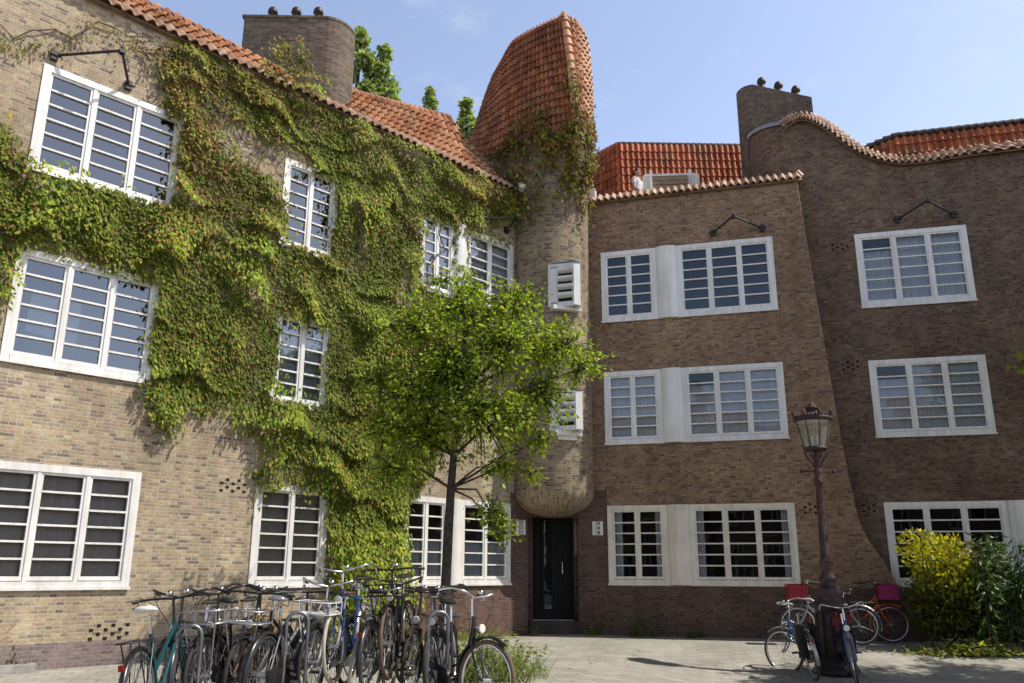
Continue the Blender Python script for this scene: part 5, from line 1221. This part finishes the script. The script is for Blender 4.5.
# ------------------------------------------------------------------ people
def skin_body(name, joints, bones, mt, parent, sub=2, mats=None, extra=None):
    """one continuous surface grown over a joint skeleton; joints: name -> (pos, radius)"""
    me = bpy.data.meshes.new(name); keys = list(joints); ix = {k: i for i, k in enumerate(keys)}
    me.from_pydata([joints[k][0] for k in keys], [(ix[a], ix[b]) for a, b in bones], [])
    o = bpy.data.objects.new(name, me); COL.objects.link(o)
    md = o.modifiers.new('Skin', 'SKIN'); md.use_smooth_shade = True
    for k in keys:
        r = joints[k][1]; r = r if isinstance(r, tuple) else (r, r); sv = me.skin_vertices[0].data[ix[k]]; sv.radius = r; sv.use_root = (k == keys[0])
    s = o.modifiers.new('Sub', 'SUBSURF'); s.levels = sub; s.render_levels = sub
    dg = bpy.context.evaluated_depsgraph_get(); ev = bpy.data.meshes.new_from_object(o.evaluated_get(dg))
    bpy.data.objects.remove(o, do_unlink=True)
    if extra:
        b = bmesh.new(); b.from_mesh(ev); t = bpy.data.meshes.new('t'); t.from_pydata(extra.v, [], extra.f); b.from_mesh(t); b.to_mesh(ev); b.free()
    ev.materials.clear(); ev.materials.append(mt)
    for p in ev.polygons: p.use_smooth = True
    r = bpy.data.objects.new(name, ev); COL.objects.link(r); r.parent = parent; return r
def person(label, loc, rz, H, top, legs, arms, hairm, cap=None, headturn=0):
    o = thing('person', label, 'person', loc, rz); k = H/1.75; V = lambda x,y,z: (x*k,y*k,z*k)
    J = {'pelvis':(V(0,0,.95),(.15*k,.10*k)),'waist':(V(0,0,1.10),(.135*k,.09*k)),'chest':(V(0,.0,1.30),(.16*k,.105*k)),'clav':(V(0,0,1.44),(.10*k,.075*k)),'neck':(V(0,-.01,1.50),.052*k),'jaw':(V(0,-.025,1.575),(.060*k,.066*k)),'skull':(V(0,-.015,1.66),(.076*k,.092*k)),'crown':(V(0,0,1.73),(.05*k,.062*k))}
    B = [('pelvis','waist'),('waist','chest'),('chest','clav'),('clav','neck'),('neck','jaw'),('jaw','skull'),('skull','crown')]
    for s, n in ((-1,'r'),(1,'l')):
        sh, el, wr = arms[n]
        J['sh'+n] = (V(.17*s,0,1.41),.058*k); J['el'+n] = (V(*el),.043*k); J['wr'+n] = (V(*wr),.028*k)
        wv = Vector(wr); d = (wv-Vector(el)).normalized(); side = d.cross(Vector((0,-1,.2))).normalized() if abs(d.y) < .9 else Vector((1,0,0)); up = side.cross(d).normalized()
        pm = wv+d*.055; J['pm'+n] = (V(*pm),(.034*k,.018*k)); B += [('clav','sh'+n),('sh'+n,'el'+n),('el'+n,'wr'+n),('wr'+n,'pm'+n)]
        for i, (off, ln_) in enumerate(((-.03,.075),(-.010,.088),(.010,.082),(.028,.065))):
            a = pm+side*off+d*.038; b = a+d*ln_*.5+up*-.012; c = b+d*ln_*.35+up*-.03
            for q, p_, r_ in (('a',a,.0095),('b',b,.0088),('c',c,.0075)): J[f'f{i}{q}{n}'] = (V(*p_), r_*k)
            B += [('pm'+n,f'f{i}a{n}'),(f'f{i}a{n}',f'f{i}b{n}'),(f'f{i}b{n}',f'f{i}c{n}')]
        a = wv+d*.03+side*-.04*1; b = a+d*.035+side*-.02; J['t0'+n] = (V(*a),.012*k); J['t1'+n] = (V(*b),.010*k); J['t2'+n] = (V(*(b+d*.03)),.008*k); B += [('wr'+n,'t0'+n),('t0'+n,'t1'+n),('t1'+n,'t2'+n)]
        J['hip'+n] = (V(.09*s,0,.88),.085*k); J['kn'+n] = (V(.10*s,-.01,.48),.058*k); J['an'+n] = (V(.10*s,.02,.08),.038*k); J['to'+n] = (V(.115*s,-.15,.04),.032*k)
        B += [('pelvis','hip'+n),('hip'+n,'kn'+n),('kn'+n,'an'+n),('an'+n,'to'+n)]
    ex = MB(); hz = 1.63
    ex.tube([V(0,-.098,hz+.03),V(0,-.118,hz-.01),V(0,-.128,hz-.03),V(0,-.105,hz-.045)], [.008*k,.011*k,.014*k,.008*k], 8)
    for s in (-1,1): ex.ball(V(.033*s,-.088,hz+.02), .013*k, 8); ex.lathe([(.001,-.03*k),(.014*k,-.02*k),(.017*k,.01*k),(.01*k,.03*k),(.001,.032*k)], 8, V(.086*s,.0,hz+.0))
    ex.tube([V(-.026,-.092,hz-.075),V(0,-.102,hz-.073),V(.026,-.092,hz-.075)], [.004*k,.008*k,.004*k], 6)
    bd = skin_body('body', J, B, M['skin'], o, extra=ex)
    # clothing follows the same skeleton, slightly larger
    g = lambda q, e: (J[q][0], tuple(x+e for x in (J[q][1] if isinstance(J[q][1], tuple) else (J[q][1],)*2)))
    T = {q: g(q, .014*k) for q in ('pelvis','waist','chest','clav','shr','shl')}
    for n in 'rl':
        a = Vector(J['sh'+n][0]); b = Vector(J['el'+n][0]); T['sl'+n] = (tuple(a.lerp(b,.72)), .056*k)
    skin_body('shirt', T, [('pelvis','waist'),('waist','chest'),('chest','clav'),('clav','shr'),('clav','shl'),('shr','slr'),('shl','sll')], top, o)
    L = {q: g(q, .016*k) for q in ('pelvis','hipr','hipl','knr','knl','anr','anl')}
    skin_body('trousers', L, [('pelvis','hipr'),('pelvis','hipl'),('hipr','knr'),('hipl','knl'),('knr','anr'),('knl','anl')], legs, o)
    mb = MB()
    vs = []; nn = 16
    for i in range(7):
        ph = math.pi/2*i/6
        for j in range(nn):
            a = 2*math.pi*j/nn; rr = math.cos(ph)*(1 if not (math.sin(a) < -.3 and i < 2) else .93); rough = 1+.05*math.sin(5*a+i)
            low = -.05 if math.sin(a) > -.2 else .035
            vs.append(V(.092*rr*math.cos(a)*rough, .01+.108*rr*math.sin(a)*rough, 1.675+low*(1-i/6)+.095*math.sin(ph)*rough))
    mb.add(vs, [(i*nn+j,i*nn+(j+1) % nn,(i+1)*nn+(j+1) % nn,(i+1)*nn+j) for i in range(6) for j in range(nn)], sm=True)
    mb.build('hair', hairm, o)
    if cap:
        mb = MB(); vs = []
        for i in range(7):
            ph = math.pi/2*i/6
            for j in range(nn):
                a = 2*math.pi*j/nn; vs.append(V(.102*math.cos(ph)*math.cos(a), .01+.118*math.cos(ph)*math.sin(a), 1.695+.085*math.sin(ph)))
        mb.add(vs, [(i*nn+j,i*nn+(j+1) % nn,(i+1)*nn+(j+1) % nn,(i+1)*nn+j) for i in range(6) for j in range(nn)], sm=True)
        br_ = [V(.09*math.cos(a), -.06-.11*math.sin(a), 1.70-.02*math.sin(a)) for a in [math.pi*q/8 for q in range(9)]]; mb.add(br_, [tuple(range(9))]); mb.build('cap', cap, o)
    return o
person('dark-haired person in a white shirt behind the low tiled parapet of the terrace', (3.22,20.0,9.66), R(55), 1.72, M['shirt'], M['jeans'],
       {'r':((-.17,0,1.41),(-.24,-.02,1.14),(-.20,-.20,.98)),'l':((.17,0,1.41),(.25,-.02,1.14),(.20,-.2,1.0))}, M['hair'])
person('person in a dark cap and jumper reaching out behind the bamboo at the edge', (9.25,15.35,-.07), R(-85), 1.70, M['shirtd'], M['jeans'],
       {'r':((-.17,0,1.41),(-.22,-.06,1.12),(-.16,-.24,.90)),'l':((.17,0,1.41),(.24,-.06,1.10),(.18,-.25,.88))}, M['hair'], M['cloth'])

# white slatted bench on the roof terrace
be = thing('terrace_bench', 'white framed wooden bench standing on the roof terrace', 'bench', (4.28,21.0,9.66), R(-4))
mb = MB()
for x in (-.52,.52): mb.box(x-.035, x+.035, -.03, .03, 0, 2.20); mb.box(x-.035, x+.035, -.45, -.40, 0, .46); mb.box(x-.03, x+.03, -.40, -.03, .40, .46)
mb.box(-.70,.70,-.035,.035,2.02,2.08); mb.build('frame', M['whiteL'], be, 'bevel')
mb = MB()
for k in range(2): mb.box(-.66,.66,-.02,.02,1.78+.12*k,1.885+.12*k)
for k in range(4): mb.box(-.66,.66,-.42+.1*k,-.34+.1*k,.463,.49)
mb.box(-.62,.62,-.01,.01,.9,1.76); mb.build('slats', M['wood'], be)
for q in (-.76,.55):
    mb = MB(); mb.box(q,q+.21,-.12,.10,1.25,2.0); mb.build('side_panel', M['cream'], be)

# ------------------------------------------------------------------ houses across the square: they stand in the window reflections
def house(label, loc, rz, w, h, roofh, n):
    o = thing('terraced_house', label, 'house', loc, rz, 'houses across the square'); mb = MB(); ho = []
    for fl in range(2 if h < 9 else 3):
        for k in range(n):
            xc = -w/2+w*(k+.5)/n; ho.append((xc-.6, xc+.6, 1.2+3*fl, 2.9+3*fl))
    wall_grid(mb, -w/2, w/2, 0, h, ho, lambda x, z: 0, reveal=.12); mb.box(-w/2, w/2, .5, 9, 0, h, skip='f'); mb.add([(-w/2,0,h),(w/2,0,h),(w/2,.5,h),(-w/2,.5,h)], [(0,1,2,3)])
    mb.build('wall', M['brickF'], o)
    for q in ho:
        mb = MB(); mb.box(q[0],q[1],.06,.12,q[2],q[2]+.1); mb.box(q[0],q[1],.06,.12,q[3]-.1,q[3]); mb.box(q[0],q[0]+.1,.06,.12,q[2],q[3]); mb.box(q[1]-.1,q[1],.06,.12,q[2],q[3]); mb.box((q[0]+q[1])/2-.04,(q[0]+q[1])/2+.04,.06,.12,q[2],q[3]); wf = mb.build('window', M['white'], o)
        mb = MB(); mb.add([(q[0],.1,q[2]),(q[1],.1,q[2]),(q[1],.1,q[3]),(q[0],.1,q[3])], [(0,1,2,3)]); mb.build('pane', M['hole'], wf)
    mb = MB(); a = (-w/2-.1,-.2,h); b = (w/2+.1,-.2,h); c = (w/2+.1,4.5,h+roofh); d = (-w/2-.1,4.5,h+roofh); e = (w/2+.1,9.2,h); f = (-w/2-.1,9.2,h)
    mb.add([a,b,c,d,e,f], [(0,1,2,3),(3,2,4,5),(0,3,5),(1,4,2)]); rf = mb.build('roof', M['tile'], o)
    mb = MB(); mb.box(-w/2+.5,-w/2+1.6,3.5,4.6,h+1.5,h+roofh+1.6); mb.build('chimney', M['brickF'], rf)
house('brick terraced house with steep tiled roof across the square to the right', (36,10,0), R(-90), 9, 7.2, 3.4, 3)
house('brick terraced house next in the row across the square', (36,0.6,0), R(-90), 9, 7.8, 2.8, 3)
house('brick terraced house at the end of the row across the square', (36,-8.8,0), R(-90), 9, 7.2, 3.4, 3)
house('brick terraced house facing the shaded wings from behind the viewpoint', (-4,-24,0), R(180), 12, 9.4, 3.6, 4)
house('brick terraced house beside it behind the viewpoint', (-16.5,-22,0), R(180), 12, 9.4, 4.0, 4)

house('brick terraced house facing the far-right wing from across the square behind', (9.5,-25,0), R(180), 13, 9.0, 3.8, 4)

# ------------------------------------------------------------------ light, sky, camera
EL, AZ = R(53), R(-7.5)
sd = Vector((math.cos(EL)*math.cos(AZ), math.cos(EL)*math.sin(AZ), math.sin(EL)))
sl = bpy.data.lights.new('sun', 'SUN'); sl.energy = 5.0; sl.angle = R(.53); sl.color = (1.0,.93,.83)
so = bpy.data.objects.new('sun', sl); COL.objects.link(so); so.rotation_euler = sd.to_track_quat('Z', 'Y').to_euler(); so.location = (20,0,30)
wd = bpy.data.worlds.new('World'); scene.world = wd; wd.use_nodes = True; nt = wd.node_tree
sk = nt.nodes.new('ShaderNodeTexSky'); sk.sky_type = 'NISHITA'; sk.sun_disc = False; sk.sun_elevation = EL; sk.sun_rotation = R(97); sk.air_density = 1.0; sk.dust_density = 1.2; sk.ozone_density = 3.0; sk.altitude = 0
bg = nt.nodes['Background']; bg.inputs['Strength'].default_value = .15
tn = nt.nodes.new('ShaderNodeMix'); tn.data_type = 'RGBA'; tn.blend_type = 'MULTIPLY'; tn.inputs[0].default_value = 1; tn.inputs[7].default_value = (2.42,1.98,1.73,1)
nt.links.new(sk.outputs[0], tn.inputs[6])
tcw = nt.nodes.new('ShaderNodeTexCoord'); mpw = nt.nodes.new('ShaderNodeMapping'); mpw.inputs['Scale'].default_value = (5,5,13); mpw.inputs['Rotation'].default_value = (.3,.5,.2); nt.links.new(tcw.outputs['Generated'], mpw.inputs[0])
nw = nt.nodes.new('ShaderNodeTexNoise'); nw.inputs['Scale'].default_value = 1.3; nw.inputs['Detail'].default_value = 9; nw.inputs['Roughness'].default_value = .62; nt.links.new(mpw.outputs[0], nw.inputs['Vector'])
rw = nt.nodes.new('ShaderNodeValToRGB'); rw.color_ramp.elements[0].position = .56; rw.color_ramp.elements[0].color = (0,0,0,1); rw.color_ramp.elements[1].position = .80; rw.color_ramp.elements[1].color = (.45,.45,.45,1); nt.links.new(nw.outputs[0], rw.inputs[0])
cw_ = nt.nodes.new('ShaderNodeMix'); cw_.data_type = 'RGBA'; nt.links.new(rw.outputs[0], cw_.inputs[0]); nt.links.new(tn.outputs[2], cw_.inputs[6]); cw_.inputs[7].default_value = (5.6,5.8,6.3,1)
sx = nt.nodes.new('ShaderNodeSeparateXYZ'); nt.links.new(tcw.outputs['Generated'], sx.inputs[0])
mr = nt.nodes.new('ShaderNodeMapRange'); mr.interpolation_type = 'SMOOTHSTEP'; mr.inputs['From Min'].default_value = .60; mr.inputs['From Max'].default_value = .71; mr.inputs['To Min'].default_value = 1; mr.inputs['To Max'].default_value = .03; nt.links.new(sx.outputs['Z'], mr.inputs['Value'])
zn = nt.nodes.new('ShaderNodeMix'); zn.data_type = 'RGBA'; zn.blend_type = 'MULTIPLY'; zn.inputs[0].default_value = 1; nt.links.new(cw_.outputs[2], zn.inputs[6]); nt.links.new(mr.outputs[0], zn.inputs[7])
nt.links.new(zn.outputs[2], bg.inputs[0])
cam = bpy.data.cameras.new('camera'); co = bpy.data.objects.new('camera', cam); COL.objects.link(co)
cam.sensor_width = 36; cam.lens = 846.33/1024*36; cam.clip_end = 2000
co.location = (0,0,1.274)
co.rotation_euler = (Matrix.Rotation(R(90)+.2665, 4, 'X') @ Matrix.Rotation(.0037, 4, 'Z')).to_euler()
scene.camera = co
scene.view_settings.view_transform = 'Standard'; scene.view_settings.look = 'None'; scene.view_settings.exposure = 0
scene.cycles.use_denoising = True; scene.cycles.max_bounces = 8; scene.cycles.transparent_max_bounces = 16; scene.cycles.caustics_reflective = False; scene.cycles.caustics_refractive = False
